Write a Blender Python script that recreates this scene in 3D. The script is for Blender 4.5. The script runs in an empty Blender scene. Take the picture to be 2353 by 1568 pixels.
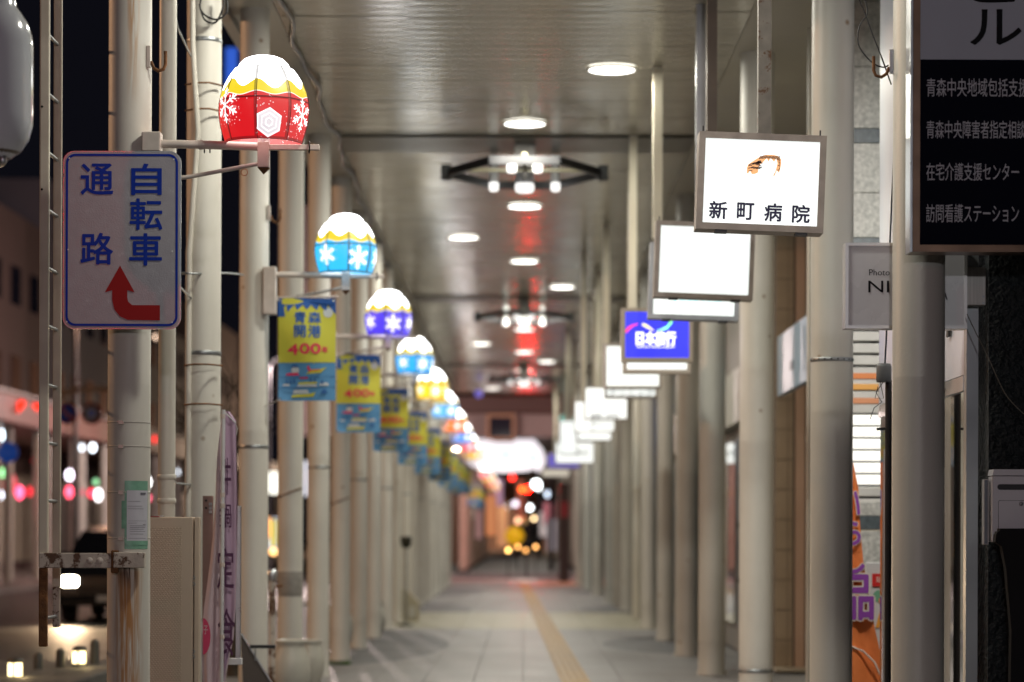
import bpy, bmesh, math, random
from mathutils import Vector, Matrix
random.seed(4)
PI = math.pi
sc = bpy.context.scene
COL = sc.collection

# ------------------------------------------------------------ camera
F = 5556.0; VX = 1203.0; VY = 1222.0; H = 1.35; ROLL = 0.0032
cam_d = bpy.data.cameras.new('camera'); cam = bpy.data.objects.new('camera', cam_d); COL.objects.link(cam)
cam_d.sensor_width = 36.0; cam_d.lens = F/2353*36.0
cam_d.shift_x = (1176.5-VX)/2353; cam_d.shift_y = (VY-784.0)/2353
cam_d.clip_start = 0.1; cam_d.clip_end = 600
cam.matrix_world = Matrix.Translation((0,0,H)) @ Matrix.Rotation(PI/2,4,'X') @ Matrix.Rotation(ROLL,4,'Z')
cam_d.dof.use_dof = True; cam_d.dof.focus_distance = 11.75; cam_d.dof.aperture_fstop = 1.75
cam_d.dof.aperture_blades = 0
sc.camera = cam
# ------------------------------------------------------------ world: night sky
w = bpy.data.worlds.new('World'); sc.world = w; w.use_nodes = True
bgn = w.node_tree.nodes['Background']; bgn.inputs[0].default_value = (0.08,0.08,0.13,1); bgn.inputs[1].default_value = 0.045
sc.view_settings.view_transform = 'Standard'; sc.view_settings.look = 'None'
sc.view_settings.exposure = 0.0; sc.view_settings.gamma = 1.0
sc.cycles.use_denoising = True
sc.cycles.max_bounces = 7; sc.cycles.diffuse_bounces = 3; sc.cycles.glossy_bounces = 4
sc.cycles.sample_clamp_indirect = 4.0
sc.cycles.caustics_reflective = False; sc.cycles.caustics_refractive = False

def at(px, py, d):
    ox, oy = px-VX, VY-py
    tx = ox*math.cos(ROLL) - oy*math.sin(ROLL); ty = ox*math.sin(ROLL) + oy*math.cos(ROLL)
    return (tx*d/F, d, H + ty*d/F)
def S(n, d): return n*d/F

# ------------------------------------------------------------ materials
def rgb(c): return (c[0], c[1], c[2], 1)
MATS = {}
def mat(name, col, rough=0.5, metal=0.0, var=0.0, vscale=3.0, bump=0.0, bscale=60.0, emit=None, estr=1.0, rust=0.0, spec=None, stretch=(1,1,1), coat=0.0, dirt=0.0):
    if name in MATS: return MATS[name]
    m = bpy.data.materials.new(name); m.use_nodes = True; nt = m.node_tree; N = nt.nodes; L = nt.links
    b = N['Principled BSDF']; b.inputs['Base Color'].default_value = rgb(col)
    b.inputs['Roughness'].default_value = rough; b.inputs['Metallic'].default_value = metal
    if spec is not None: b.inputs['Specular IOR Level'].default_value = spec
    if coat: b.inputs['Coat Weight'].default_value = coat
    geo = None
    def pos():
        nonlocal geo
        if geo is None:
            g = N.new('ShaderNodeNewGeometry'); mp = N.new('ShaderNodeMapping'); mp.inputs['Scale'].default_value = stretch
            L.new(g.outputs['Position'], mp.inputs[0]); geo = mp
        return geo.outputs[0]
    src = None
    if var:
        t = N.new('ShaderNodeTexNoise'); t.inputs['Scale'].default_value = vscale; t.inputs['Detail'].default_value = 5; L.new(pos(), t.inputs[0])
        r = N.new('ShaderNodeValToRGB'); r.color_ramp.elements[0].position = .3; r.color_ramp.elements[1].position = .72
        r.color_ramp.elements[0].color = rgb([c*(1-var) for c in col]); r.color_ramp.elements[1].color = rgb([min(1,c*(1+var*.6)) for c in col])
        L.new(t.outputs[0], r.inputs[0]); src = r.outputs[0]
        rr = N.new('ShaderNodeMapRange'); rr.inputs[3].default_value = max(0.02,rough-.08); rr.inputs[4].default_value = min(1,rough+.12)
        L.new(t.outputs[0], rr.inputs[0]); L.new(rr.outputs[0], b.inputs['Roughness'])
    def mixin(fac, c2):
        nonlocal src
        mx = N.new('ShaderNodeMix'); mx.data_type = 'RGBA'; L.new(fac, mx.inputs[0])
        if src is None: mx.inputs[6].default_value = rgb(col)
        else: L.new(src, mx.inputs[6])
        mx.inputs[7].default_value = rgb(c2); src = mx.outputs[2]
    if rust:
        t = N.new('ShaderNodeTexNoise'); t.inputs['Scale'].default_value = 9; t.inputs['Detail'].default_value = 8; t.inputs['Roughness'].default_value = .7; L.new(pos(), t.inputs[0])
        r = N.new('ShaderNodeMapRange'); r.inputs[1].default_value = .74-rust*.3; r.inputs[2].default_value = .78-rust*.3; L.new(t.outputs[0], r.inputs[0])
        mixin(r.outputs[0], (.10,.048,.022))
    if dirt:
        g = N.new('ShaderNodeNewGeometry'); mp = N.new('ShaderNodeMapping'); mp.inputs['Scale'].default_value = (9,9,1.1)
        L.new(g.outputs['Position'], mp.inputs[0]); t = N.new('ShaderNodeTexNoise'); t.inputs['Scale'].default_value = 1.6; t.inputs['Detail'].default_value = 6
        L.new(mp.outputs[0], t.inputs[0]); r = N.new('ShaderNodeMapRange'); r.inputs[1].default_value = .5; r.inputs[2].default_value = .75; r.inputs[4].default_value = dirt
        L.new(t.outputs[0], r.inputs[0]); mixin(r.outputs[0], (.30,.25,.17))
        v = N.new('ShaderNodeTexVoronoi'); v.inputs['Scale'].default_value = 3.2; L.new(g.outputs['Position'], v.inputs[0])
        r2 = N.new('ShaderNodeMapRange'); r2.inputs[1].default_value = .075; r2.inputs[2].default_value = .02; L.new(v.outputs['Distance'], r2.inputs[0])
        mixin(r2.outputs[0], (.22,.11,.03))
    if src is not None: L.new(src, b.inputs['Base Color'])
    if bump:
        t = N.new('ShaderNodeTexNoise'); t.inputs['Scale'].default_value = bscale; t.inputs['Detail'].default_value = 3; L.new(pos(), t.inputs[0])
        bp = N.new('ShaderNodeBump'); bp.inputs['Strength'].default_value = bump; bp.inputs['Distance'].default_value = .01
        L.new(t.outputs[0], bp.inputs['Height']); L.new(bp.outputs[0], b.inputs['Normal'])
    if emit is not None:
        b.inputs['Emission Color'].default_value = rgb(emit); b.inputs['Emission Strength'].default_value = estr
    MATS[name] = m; return m

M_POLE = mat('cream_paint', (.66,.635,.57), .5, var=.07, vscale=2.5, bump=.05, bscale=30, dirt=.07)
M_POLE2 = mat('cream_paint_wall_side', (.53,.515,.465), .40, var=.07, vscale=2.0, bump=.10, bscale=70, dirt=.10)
M_PIPE = mat('pipe_paint', (.60,.57,.50), .4, var=.08, bump=.05)
M_STRAP = mat('galvanised_strap', (.35,.37,.38), .38, .8, var=.2, vscale=30, rust=.25)
M_RUST = mat('rust_metal', (.20,.09,.035), .8, .2, var=.5, vscale=25, bump=.5, bscale=120)
M_RUSTYP = mat('rusty_paint', (.55,.49,.42), .5, var=.2, vscale=12, rust=.75, bump=.2)
M_ARM = mat('arm_paint', (.66,.58,.52), .4, var=.12, vscale=14, rust=.25)
M_DARKM = mat('dark_metal', (.035,.035,.038), .45, .3, var=.3)
M_BLACK = mat('black_wire', (.012,.012,.014), .5)
M_ALU = mat('aluminium', (.52,.54,.56), .28, .9, var=.12, vscale=8)
M_BRNAL = mat('brown_aluminium', (.20,.125,.085), .33, .75, var=.25, vscale=8)
M_FRAME = mat('worn_sign_frame', (.36,.31,.27), .45, .5, var=.25, vscale=10, rust=.22)
M_WHITE = mat('white_enamel', (.70,.70,.71), .22, var=.05, vscale=6)
M_CONC = mat('sidewalk_concrete', (.20,.195,.19), .6, var=.2, vscale=1.5, bump=.2)
M_ASPH = mat('asphalt', (.035,.032,.030), .5, var=.3, vscale=1.2, bump=.55, bscale=45)

def emat(name, col, s, base=None):
    return mat(name, base or [min(.8,c) for c in col], .4, emit=col, estr=s)

# ------------------------------------------------------------ mesh helpers
class MB:
    def __init__(s): s.v=[]; s.f=[]; s.smooth=[]
    def add(s, vs, fs, sm=False):
        o=len(s.v); s.v += [tuple(v) for v in vs]; s.f += [tuple(i+o for i in f) for f in fs]; s.smooth += [sm]*len(fs); return s
    def box(s, x0,x1,y0,y1,z0,z1):
        vs=[(x0,y0,z0),(x1,y0,z0),(x1,y1,z0),(x0,y1,z0),(x0,y0,z1),(x1,y0,z1),(x1,y1,z1),(x0,y1,z1)]
        return s.add(vs,[(0,3,2,1),(4,5,6,7),(0,1,5,4),(1,2,6,5),(2,3,7,6),(3,0,4,7)])
    def bbox(s, x0,x1,y0,y1,z0,z1,b=.004):   # bevelled box
        bm=bmesh.new(); bmesh.ops.create_cube(bm,size=1)
        for v in bm.verts: v.co=Vector(((x0+x1)/2+v.co.x*(x1-x0),(y0+y1)/2+v.co.y*(y1-y0),(z0+z1)/2+v.co.z*(z1-z0)))
        bmesh.ops.bevel(bm,geom=bm.edges[:],offset=b,segments=2,affect='EDGES',profile=.5)
        bm.verts.index_update(); s.add([v.co[:] for v in bm.verts],[[v.index for v in f.verts] for f in bm.faces]); bm.free(); return s
    def lathe(s, prof, n=24, cx=0, cy=0, cz=0, sm=True, caps=True):
        vs=[]; fs=[]
        for r,z in prof:
            for i in range(n):
                a=2*PI*i/n; vs.append((cx+r*math.cos(a),cy+r*math.sin(a),cz+z))
        m=len(prof)
        for j in range(m-1):
            for i in range(n):
                k=(i+1)%n; fs.append((j*n+i,j*n+k,(j+1)*n+k,(j+1)*n+i))
        s.add(vs,fs,sm)
        if caps:
            if prof[0][0]>1e-4: s.add(vs[:n],[tuple(reversed(range(n)))])
            if prof[-1][0]>1e-4: s.add(vs[-n:],[tuple(range(n))])
        return s
    def cyl(s, cx,cy,z0,z1,r,n=24): return s.lathe([(r,z0),(r,z1)],n,cx,cy)
    def tube(s, pts, r, n=8, sm=True):
        pts=[Vector(p) for p in pts]; rings=[]; up=None
        for i,p in enumerate(pts):
            t=(pts[min(i+1,len(pts)-1)]-pts[max(i-1,0)]).normalized()
            if up is None: up=t.orthogonal().normalized()
            up=(up-t*up.dot(t)).normalized(); q=t.cross(up)
            rr=r[i] if isinstance(r,(list,tuple)) else r
            rings.append([p+up*math.cos(2*PI*k/n)*rr+q*math.sin(2*PI*k/n)*rr for k in range(n)])
        vs=[v for ring in rings for v in ring]; fs=[]
        for j in range(len(rings)-1):
            for k in range(n):
                l=(k+1)%n; fs.append((j*n+k,j*n+l,(j+1)*n+l,(j+1)*n+k))
        s.add(vs,fs,sm); s.add(rings[0],[tuple(reversed(range(n)))]); s.add(rings[-1],[tuple(range(n))]); return s
    def prism(s, pts, y0, y1):   # outline in x,z extruded along y (front y0)
        n=len(pts); vs=[(x,y0,z) for x,z in pts]+[(x,y1,z) for x,z in pts]
        s.add(vs,[tuple(range(n)),tuple(reversed(range(n,2*n)))]+[(i,(i+1)%n+0,(i+1)%n+n,i+n)[::-1] for i in range(n)]); return s
    def flat(s, pts, y): return s.add([(x,y,z) for x,z in pts],[tuple(range(len(pts)))])
    def ring(s, x0,x1,z0,z1,t,y0,y1):   # mitred rectangular frame
        o=[(x0,z0),(x1,z0),(x1,z1),(x0,z1)]; i=[(x0+t,z0+t),(x1-t,z0+t),(x1-t,z1-t),(x0+t,z1-t)]
        for k in range(4):
            l=(k+1)%4; s.prism([o[k],o[l],i[l],i[k]],y0,y1)
        return s
    def mesh(s, name):
        me=bpy.data.meshes.new(name); me.from_pydata(s.v,[],s.f)
        me.polygons.foreach_set('use_smooth',s.smooth); me.update()
        bm=bmesh.new(); bm.from_mesh(me); bmesh.ops.recalc_face_normals(bm,faces=bm.faces); bm.to_mesh(me); bm.free()
        return me
    def build(s, name, m, parent=None, loc=None):
        return obj(name, s.mesh(name), m, parent, loc)
def obj(name, me, m, parent=None, loc=None):
    if not me.materials: me.materials.append(m)
    o=bpy.data.objects.new(name, me); COL.objects.link(o)
    if parent is not None: o.parent=parent
    if loc is not None: o.location=loc
    return o
def tag(o, label=None, cat=None, group=None, kind=None):
    if label: o['label']=label
    if cat: o['category']=cat
    if group: o['group']=group
    if kind: o['kind']=kind
    return o
def thing(name, label, cat, loc=(0,0,0), rz=0, group=None):
    o=bpy.data.objects.new(name,None); COL.objects.link(o); o.location=loc; o.rotation_euler=(0,0,rz)
    o.empty_display_size=.2
    return tag(o,label,cat,group)
def children(o): return [c for c in COL.objects if c.parent is o]
def dup(root, loc, label=None, rz=None):
    def rec(o, parent):
        c=o.copy(); COL.objects.link(c)
        if parent is not None: c.parent=parent
        for ch in kids.get(o.name,[]): rec(ch,c)
        return c
    kids={}
    for o in list(COL.objects):
        if o.parent: kids.setdefault(o.parent.name,[]).append(o)
    r=rec(root,None); r.location=loc
    if rz is not None: r.rotation_euler=(0,0,rz)
    if label: r['label']=label
    return r
def light(kind, name, parent, loc, power, col=(1,1,1), size=.3, rot=None, spot=None, blend=.5, shape='DISK'):
    d=bpy.data.lights.new(name,kind); d.energy=power; d.color=col
    if kind=='AREA': d.shape=shape; d.size=size
    else: d.shadow_soft_size=size
    if kind=='SPOT': d.spot_size=spot; d.spot_blend=blend
    o=bpy.data.objects.new(name,d); COL.objects.link(o); o.parent=parent; o.location=loc
    if rot: o.rotation_euler=rot
    return o
def text_mesh(txt, x0,x1,z0,z1, y=0.0, bold=0.0, thick=0.0, vert=False, keep=False):
    """flat lettering in the x-z plane facing -y, fitted to the box"""
    cu=bpy.data.curves.new('t','FONT'); cu.body=('\n'.join(txt) if vert else txt); cu.size=1.0; cu.offset=0; cu.resolution_u=3
    if vert: cu.space_line=1.0
    o=bpy.data.objects.new('t',cu); COL.objects.link(o); bpy.context.view_layer.update()
    me=bpy.data.meshes.new_from_object(o.evaluated_get(bpy.context.evaluated_depsgraph_get()))
    bpy.data.objects.remove(o); bpy.data.curves.remove(cu)
    xs=[v.co.x for v in me.vertices]; ys=[v.co.y for v in me.vertices]
    a0,a1,b0,b1=min(xs),max(xs),min(ys),max(ys); sx=(x1-x0)/(a1-a0); sz=(z1-z0)/(b1-b0)
    cx=(x0+x1)/2; cz=(z0+z1)/2
    if keep: sx=sz=min(sx,sz)
    for v in me.vertices:
        v.co=Vector((cx+(v.co.x-(a0+a1)/2)*sx, y, cz+(v.co.y-(b0+b1)/2)*sz))
    me.materials.clear(); me.update()
    if bold>0:
        r=bold*.8*min(z1-z0,(x1-x0)/max(1,len(txt))*1.1); r0=r
        vs=[v.co.copy() for v in me.vertices]; fs=[tuple(p.vertices) for p in me.polygons]; V=[];Fs=[]
        for k in range(9):
            dx,dz=(0,0) if k==8 else (r0*math.cos(k*PI/4),r0*math.sin(k*PI/4)); o_=len(V)
            V+=[(v.x+dx,v.y-.00006*k,v.z+dz) for v in vs]; Fs+=[tuple(i+o_ for i in f) for f in fs]
        bpy.data.meshes.remove(me); me=bpy.data.meshes.new('lettering'); me.from_pydata(V,[],Fs); me.update()
    return me
def text(txt, box, y, m, parent, name='lettering', bold=0.0, vert=False, keep=False):
    return obj(name, text_mesh(txt,*box,y=y,bold=bold,vert=vert,keep=keep), m, parent)

# ============================================================ GROUND
ZR=-0.14
tag(MB().box(-160,160,-30,420,-.60,-.50).build('ground',mat('dark_ground',(.04,.04,.04),.9)),kind='structure')
tag(MB().box(-12.2,-4.3,-20,300,-.49,ZR).build('road',M_ASPH),kind='structure')
tag(MB().box(-4.295,40,64.9,76.5,-.49,ZR).build('cross_road',mat('crossing_asphalt_glow_tint',(.34,.22,.22),.28,var=.3,vscale=.8)),kind='structure')  # pink base colour imitates red light reflected on the crossing
tag(MB().box(-40,-12.205,-20,300,-.49,0.0).build('far_pavement',mat('far_paving',(.24,.2,.18),.5,var=.2,vscale=.7)),kind='structure')
tag(MB().box(-3.995,30,77,300,-.49,0.0).build('next_pavement',M_CONC),kind='structure')
# kerbs
for nm,(x0,x1,y0,y1) in {'kerb':(-4.29,-4.0,0,64.6)}.items():
    tag(MB().bbox(x0,x1,y0,y1,-.45,.012,.02).build(nm,mat('kerb_stone',(.3,.29,.28),.7,var=.2)),kind='structure')
tag(MB().box(-3.995,8,-10,64.6,-.49,-.02).build('pavement',M_CONC),kind='structure')
# paving tiles with the dark curving figure, a cream band and the warm band at the crossing
def tile_mat():
    m=bpy.data.materials.new('paving_tile'); m.use_nodes=True; N=m.node_tree.nodes; L=m.node_tree.links; b=N['Principled BSDF']
    g=N.new('ShaderNodeNewGeometry'); sp=N.new('ShaderNodeSeparateXYZ'); L.new(g.outputs['Position'],sp.inputs[0])
    def math_(op,a,bb=None,clamp=False):
        n=N.new('ShaderNodeMath'); n.operation=op; n.use_clamp=clamp
        for i,x in enumerate([a,bb]):
            if x is None: continue
            if isinstance(x,(int,float)): n.inputs[i].default_value=x
            else: L.new(x,n.inputs[i])
        return n.outputs[0]
    X,Y=sp.outputs[0],sp.outputs[1]
    # dark lobes coming in from the street side: one every 9 m
    def lob(c,hl,x0,hx):
        ph=math_('MODULO',math_('ADD',Y,12.8+6.4-c),12.8); dy=math_('DIVIDE',math_('SUBTRACT',ph,6.4),hl)
        dx=math_('DIVIDE',math_('ADD',X,x0),hx)
        return math_('LESS_THAN',math_('ADD',math_('MULTIPLY',dy,dy),math_('MULTIPLY',dx,dx)),1.0)
    lobe=math_('MAXIMUM',lob(28.6-12.8,4.6,2.3,1.4),lob(41.8-25.6,2.6,-2.5,1.55))
    noise=N.new('ShaderNodeTexNoise'); noise.inputs['Scale'].default_value=1.1; noise.inputs['Detail'].default_value=6; L.new(g.outputs['Position'],noise.inputs[0])
    oi=N.new('ShaderNodeObjectInfo')
    ramp=N.new('ShaderNodeValToRGB'); ramp.color_ramp.elements[0].color=(.155,.15,.152,1); ramp.color_ramp.elements[1].color=(.235,.225,.22,1)
    L.new(math_('ADD',math_('MULTIPLY',noise.outputs[0],.8),math_('MULTIPLY',oi.outputs['Random'],.2)),ramp.inputs[0])
    mx=N.new('ShaderNodeMix'); mx.data_type='RGBA'; L.new(lobe,mx.inputs[0]); L.new(ramp.outputs[0],mx.inputs[6]); mx.inputs[7].default_value=(.075,.075,.082,1)
    band=math_('MULTIPLY',math_('GREATER_THAN',Y,33.6),math_('LESS_THAN',Y,40.4))
    m2=N.new('ShaderNodeMix'); m2.data_type='RGBA'; L.new(band,m2.inputs[0]); L.new(mx.outputs[2],m2.inputs[6]); m2.inputs[7].default_value=(.32,.295,.205,1)
    L.new(m2.outputs[2],b.inputs['Base Color'])
    mr=N.new('ShaderNodeMapRange'); mr.inputs[3].default_value=.36; mr.inputs[4].default_value=.62; L.new(noise.outputs[0],mr.inputs[0]); L.new(mr.outputs[0],b.inputs['Roughness'])
    return m
M_TILE=tile_mat()
pave=bpy.data.objects.new('floor',None); COL.objects.link(pave); tag(pave,kind='structure')
TS=.45
tme=MB().bbox(-TS/2+.002,TS/2-.002,-TS/2+.002,TS/2-.002,-.02,.0,.002).mesh('tile')
n=0; rest=MB()
for j in range(96):
    y=21.4+TS*(j+.5)
    if y>64.4: break
    for i in range(10):
        x=-2.25+TS*(i+.5)
        if n<290 and y<35:
            o=obj('tile',tme,M_TILE,pave,(x,y,0)); n+=1
        else: rest.box(x-TS/2+.002,x+TS/2-.002,y-TS/2+.002,y+TS/2-.002,-.02,0)
for y in [11+TS*k for k in range(0,23)]:
    for i in range(10):
        x=-2.25+TS*(i+.5); rest.box(x-TS/2+.002,x+TS/2-.002,y-TS/2+.002,y+TS/2-.002,-.02,0)
tag(rest.build('tile_field',M_TILE,pave),kind='stuff')
tag(MB().box(.35,2.6,60.5,64.61,.002,.006).build('kerb_apron',mat('orange_brown_tile',(.40,.17,.09),.5)),kind='structure')
tag(MB().box(-2.25,2.3,64.62,64.9,-.02,.004).build('kerb_stone',mat('warm_kerb',(.42,.25,.16),.5)),kind='structure')
# tactile paving strip : separate ribbed plates
tac=thing('tactile_strip','yellow ribbed tactile paving strip running down the tiled arcade floor','paving strip',(0,0,0))
M_TAC=mat('tactile_yellow',(.34,.21,.07),.5,var=.25,vscale=3)
tp=MB().bbox(-.135,.135,-.147,.147,0,.004,.0015)
for k in range(4): tp.bbox(-.11+k*.066,-.085+k*.066,-.13,.13,.003,.009,.002)
tpm=tp.mesh('plate')
for k in range(143):
    d=21.5+.30*k; obj('plate',tpm,M_TAC,tac,(.475-.0112*(d-21.7),d,.002))

# ============================================================ CEILING
ZC=H+3.68
M_CEIL=mat('ceiling_panel_paint',(.465,.435,.35),.19,.28,var=.05,vscale=1.0)
M_CEILM=mat('ceiling_margin_paint',(.50,.47,.39),.5,var=.06)
ceil=bpy.data.objects.new('ceiling',None); COL.objects.link(ceil); tag(ceil,kind='structure')
tag(MB().box(-2.08,-1.762,9.5,64.5,ZC,ZC+.5).box(1.602,8,9.5,64.5,ZC,ZC+.5).box(-1.76,1.60,9.5,64.5,ZC+.04,ZC+.5).build('ceiling_slab',M_CEILM,ceil))
cp=MB(); NS=4; PW=.20
vs=[];fs=[]
for i in range(NS+1):
    t=i/NS; y=-PW/2+.0015+(PW-.003)*t; z=.0026*(2*t-1)**2
    vs+=[(-1.757,y,z),(1.597,y,z)]
for i in range(NS): fs.append((2*i,2*i+1,2*i+3,2*i+2))
cp.add(vs,fs,True); cp.box(-1.757,1.597,-PW/2+.004,PW/2-.004,.0065,.03)
cpm=cp.mesh('ceiling_panel')
nb=0
k=0
while True:
    y=9.7+PW*(k+.5); k+=1
    if y>64.4: break
    o=obj('ceiling_panel',cpm,M_CEIL,ceil,(0,y,ZC-.0+random.uniform(-.001,.001)))
    o.rotation_euler=(random.gauss(0,.0035),random.gauss(0,.0006),0)
# dark transverse service bands
for i,d in enumerate((22.9,38.2,53.6)):
    b=thing('ceiling_band','%s shallow dark band crossing the arcade ceiling, %s'%(('nearest','middle','farthest')[i],('just in front of the first lamp ring','above the second lamp ring','above the last lamp ring')[i]),'ceiling band',(0,d,ZC),group='dark bands across the ceiling')
    MB().box(-1.74,1.58,-.45,.45,-.022,-.013).build('tray',mat('band_metal',(.11,.10,.075),.35,.3,var=.2,vscale=2),b)
tag(MB().box(-2.2,8,64.52,64.8,ZC-.08,ZC+.8).build('arcade_end_beam',mat('brown_beam',(.07,.035,.028),.6)),
    'dark brown beam closing the far end of the arcade roof','beam')
tag(MB().box(-2.16,-2.085,9.5,64.5,ZC-.06,ZC+.45).build('roof_gutter',mat('gutter_paint',(.3,.28,.25),.5)),'long cream gutter along the street edge of the arcade roof','gutter')

# ceiling downlights
PWR=66
M_LAMP=emat('lamp_diffuser',(1,.98,.92),5)
def downlight(x,d,label,power=120):
    t=thing('ceiling_light',label,'ceiling light',(x,d,ZC-.008),group='round ceiling lights')
    MB().lathe([(.185,-.006),(.187,-.012),(.202,-.010),(.205,0.004)],28,caps=False).build('rim',M_CEILM,t)
    MB().lathe([(0,-.009),(.12,-.008),(.185,-.005)],28,caps=False).build('diffuser',M_LAMP,t)
    light('AREA','lamp',t,(0,0,-.03),power,(1,.97,.845),.34)
    return t
cent=[16.2+5.55*k for k in range(9)]
for k,d in enumerate(cent):
    downlight(0,d,'round recessed ceiling light, %s in the centre row from the near end'%('first second third fourth fifth sixth seventh eighth ninth'.split()[k]),PWR)
downlight(0,10.7,'round recessed ceiling light at the near end of the roof',PWR)
for x,d,l in ((-.75,13.6,'round recessed ceiling light left of the centre row, ahead of all others'),(.69,19.2,'round recessed ceiling light nearest the top right, level with the blue sign post'),
    (-.76,30.2,'round recessed ceiling light left of the centre row, behind the first lamp ring'),(.57,36.3,'round recessed ceiling light right of the centre row, before the second lamp ring'),
    (-.83,47.3,'round recessed ceiling light left of the centre row, behind the second lamp ring'),(.49,52.3,'round recessed ceiling light right of the centre row, near the third lamp ring'),
    (-.8,62,'round recessed ceiling light at the far left end of the arcade roof')):
    downlight(x,d,l,PWR)

# hexagonal lamp rings
def lamp_ring(d,label,loc=None):
    t=thing('lamp_ring',label,'ceiling lamp',(0,d,4.84),group='hexagonal lamp rings under the ceiling')
    R=.74; dep=.8
    c=[(R,0),(R*.42,dep),(-R*.42,dep),(-R,0),(-R*.42,-dep),(R*.42,-dep)]
    for i in range(6):
        a=Vector((*c[i],-.14)); b2=Vector((*c[(i+1)%6],-.14)); dr=(b2-a).normalized(); nn=Vector((-dr.y,dr.x,0))*.015
        MB().add([a-nn,b2-nn,b2+nn,a+nn]+[p+Vector((0,0,.075)) for p in (a-nn,b2-nn,b2+nn,a+nn)],[(0,3,2,1),(4,5,6,7),(0,1,5,4),(1,2,6,5),(2,3,7,6),(3,0,4,7)]).build('ring_bar',M_DARKM,t)
    for i in (0,3):
        x,y=c[i]; s=1 if x>0 else -1
        MB().bbox(x-.05,x+.05,y-.07,y+.07,-.17,-.03,.01).build('end_block',mat('black_block',(.01,.012,.012),.5),t)
    MB().bbox(-.10,.10,-.10,.10,-.06,.18,.012).build('hub',mat('hub_grey',(.25,.24,.23),.5),t)
    MB().box(-.72,.72,-.02,.02,-.09,-.06).box(-.02,.02,-.78,.78,-.058,-.03).build('cross_bar',mat('olive_bar',(.22,.20,.11),.4),t)
    for x,y,r in ((-.30,.66,.045),(0,.74,.09),(.30,.66,.045),(-.12,-.55,.045),(.12,-.55,.045)):
        q=MB().lathe([(r*.9,-.10),(r,-.09),(r,.17 if y>0 else -.03)],16,x,y).build('lamp_sleeve',mat('frosted_sleeve',(.6,.62,.64),.3) if y>0 else mat('dark_sleeve',(.10,.10,.10),.4),t)
        MB().lathe([(0,-.185),(r*.8,-.18),(r,-.165),(r*1.02,-.102)],16,x,y,caps=False).build('bulb',emat('ring_bulb',(1,.98,.94),1.3),t)
    MB().box(-.06,.06,-.06,.06,.182,.186).build('hanger',M_DARKM,t)
    light('AREA','lamp',t,(0,.7,-.25),6,(1,.95,.86),.3)
    return t
lamp_ring(22.85,'nearest hexagonal dark lamp ring with lit white bulbs under the ceiling')
lamp_ring(38.2,'second hexagonal dark lamp ring, half way down the ceiling')
lamp_ring(53.8,'third and farthest hexagonal dark lamp ring near the roof end')
# cable along the ceiling edge
pts=[]
for i in range(90):
    d=13.5+i*.25; pts.append((-1.69-(d-16)*.011+.030*math.sin(d*2.3)+.016*math.sin(d*5.1+1),d,ZC-.03+.008*math.sin(d*3.1)))
tag(MB().tube(pts,.016,8).build('conduit',mat('grey_conduit',(.30,.30,.31),.4,.6,var=.3,vscale=8)),'grey flexible conduit sagging along the left edge of the ceiling','cable')

# ============================================================ STREET-SIDE POLES
XL=-1.91
ORD='first second third fourth fifth sixth seventh eighth ninth tenth eleventh twelfth'.split()
LC=['red','light blue','violet','sky blue','yellow','pale blue','orange','blue','pink','golden']
def rust_pole_mat():
    m=M_POLE.copy(); m.name='cream_paint_rust_run'; N=m.node_tree.nodes; L=m.node_tree.links; b=N['Principled BSDF']
    src=b.inputs['Base Color'].links[0].from_socket
    g=N.new('ShaderNodeNewGeometry'); mp=N.new('ShaderNodeMapping'); mp.inputs['Scale'].default_value=(1,1,.06); L.new(g.outputs['Position'],mp.inputs[0])
    t=N.new('ShaderNodeTexNoise'); t.inputs['Scale'].default_value=55; t.inputs['Detail'].default_value=5; t.inputs['Distortion'].default_value=.4; L.new(mp.outputs[0],t.inputs[0])
    sp=N.new('ShaderNodeSeparateXYZ'); L.new(g.outputs['Position'],sp.inputs[0])
    def mr(s,a,b_,c=0,d_=1):
        n=N.new('ShaderNodeMapRange'); n.inputs[1].default_value=a; n.inputs[2].default_value=b_; n.inputs[3].default_value=c; n.inputs[4].default_value=d_; L.new(s,n.inputs[0]); return n.outputs[0]
    def mul(a,b_,op='MULTIPLY'):
        n=N.new('ShaderNodeMath'); n.operation=op; L.new(a,n.inputs[0])
        if isinstance(b_,float): n.inputs[1].default_value=b_
        else: L.new(b_,n.inputs[1])
        return n.outputs[0]
    x0=XL
    def gauss(c,wd):
        n=N.new('ShaderNodeMath'); n.operation='SUBTRACT'; L.new(sp.outputs[0],n.inputs[0]); n.inputs[1].default_value=c
        a=mul(n.outputs[0],n.outputs[0]); return mr(a,wd*wd,0.0)
    low=mul(mul(mr(sp.outputs[2],1.18,1.15),gauss(x0+.01,.075)),mr(t.outputs[0],.36,.54))
    low=mul(low,mr(sp.outputs[2],.2,1.1,.75,1.0))
    up=mul(mul(mr(sp.outputs[2],3.35,3.95),gauss(x0+.03,.035)),mr(t.outputs[0],.42,.60))
    mx=N.new('ShaderNodeMath'); mx.operation='MAXIMUM'; L.new(low,mx.inputs[0]); L.new(up,mx.inputs[1])
    mix=N.new('ShaderNodeMix'); mix.data_type='RGBA'; L.new(mx.outputs[0],mix.inputs[0]); L.new(src,mix.inputs[6]); mix.inputs[7].default_value=(.45,.19,.03,1)
    dk=mul(mul(mul(mr(sp.outputs[2],1.06,1.14),mr(sp.outputs[2],1.24,1.20)),gauss(x0+.01,.055)),mr(t.outputs[0],.44,.50))
    mix2=N.new('ShaderNodeMix'); mix2.data_type='RGBA'; L.new(dk,mix2.inputs[0]); L.new(mix.outputs[2],mix2.inputs[6]); mix2.inputs[7].default_value=(.05,.025,.012,1)
    L.new(mix2.outputs[2],b.inputs['Base Color']); return m
M_RUNPOLE=rust_pole_mat()
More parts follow.
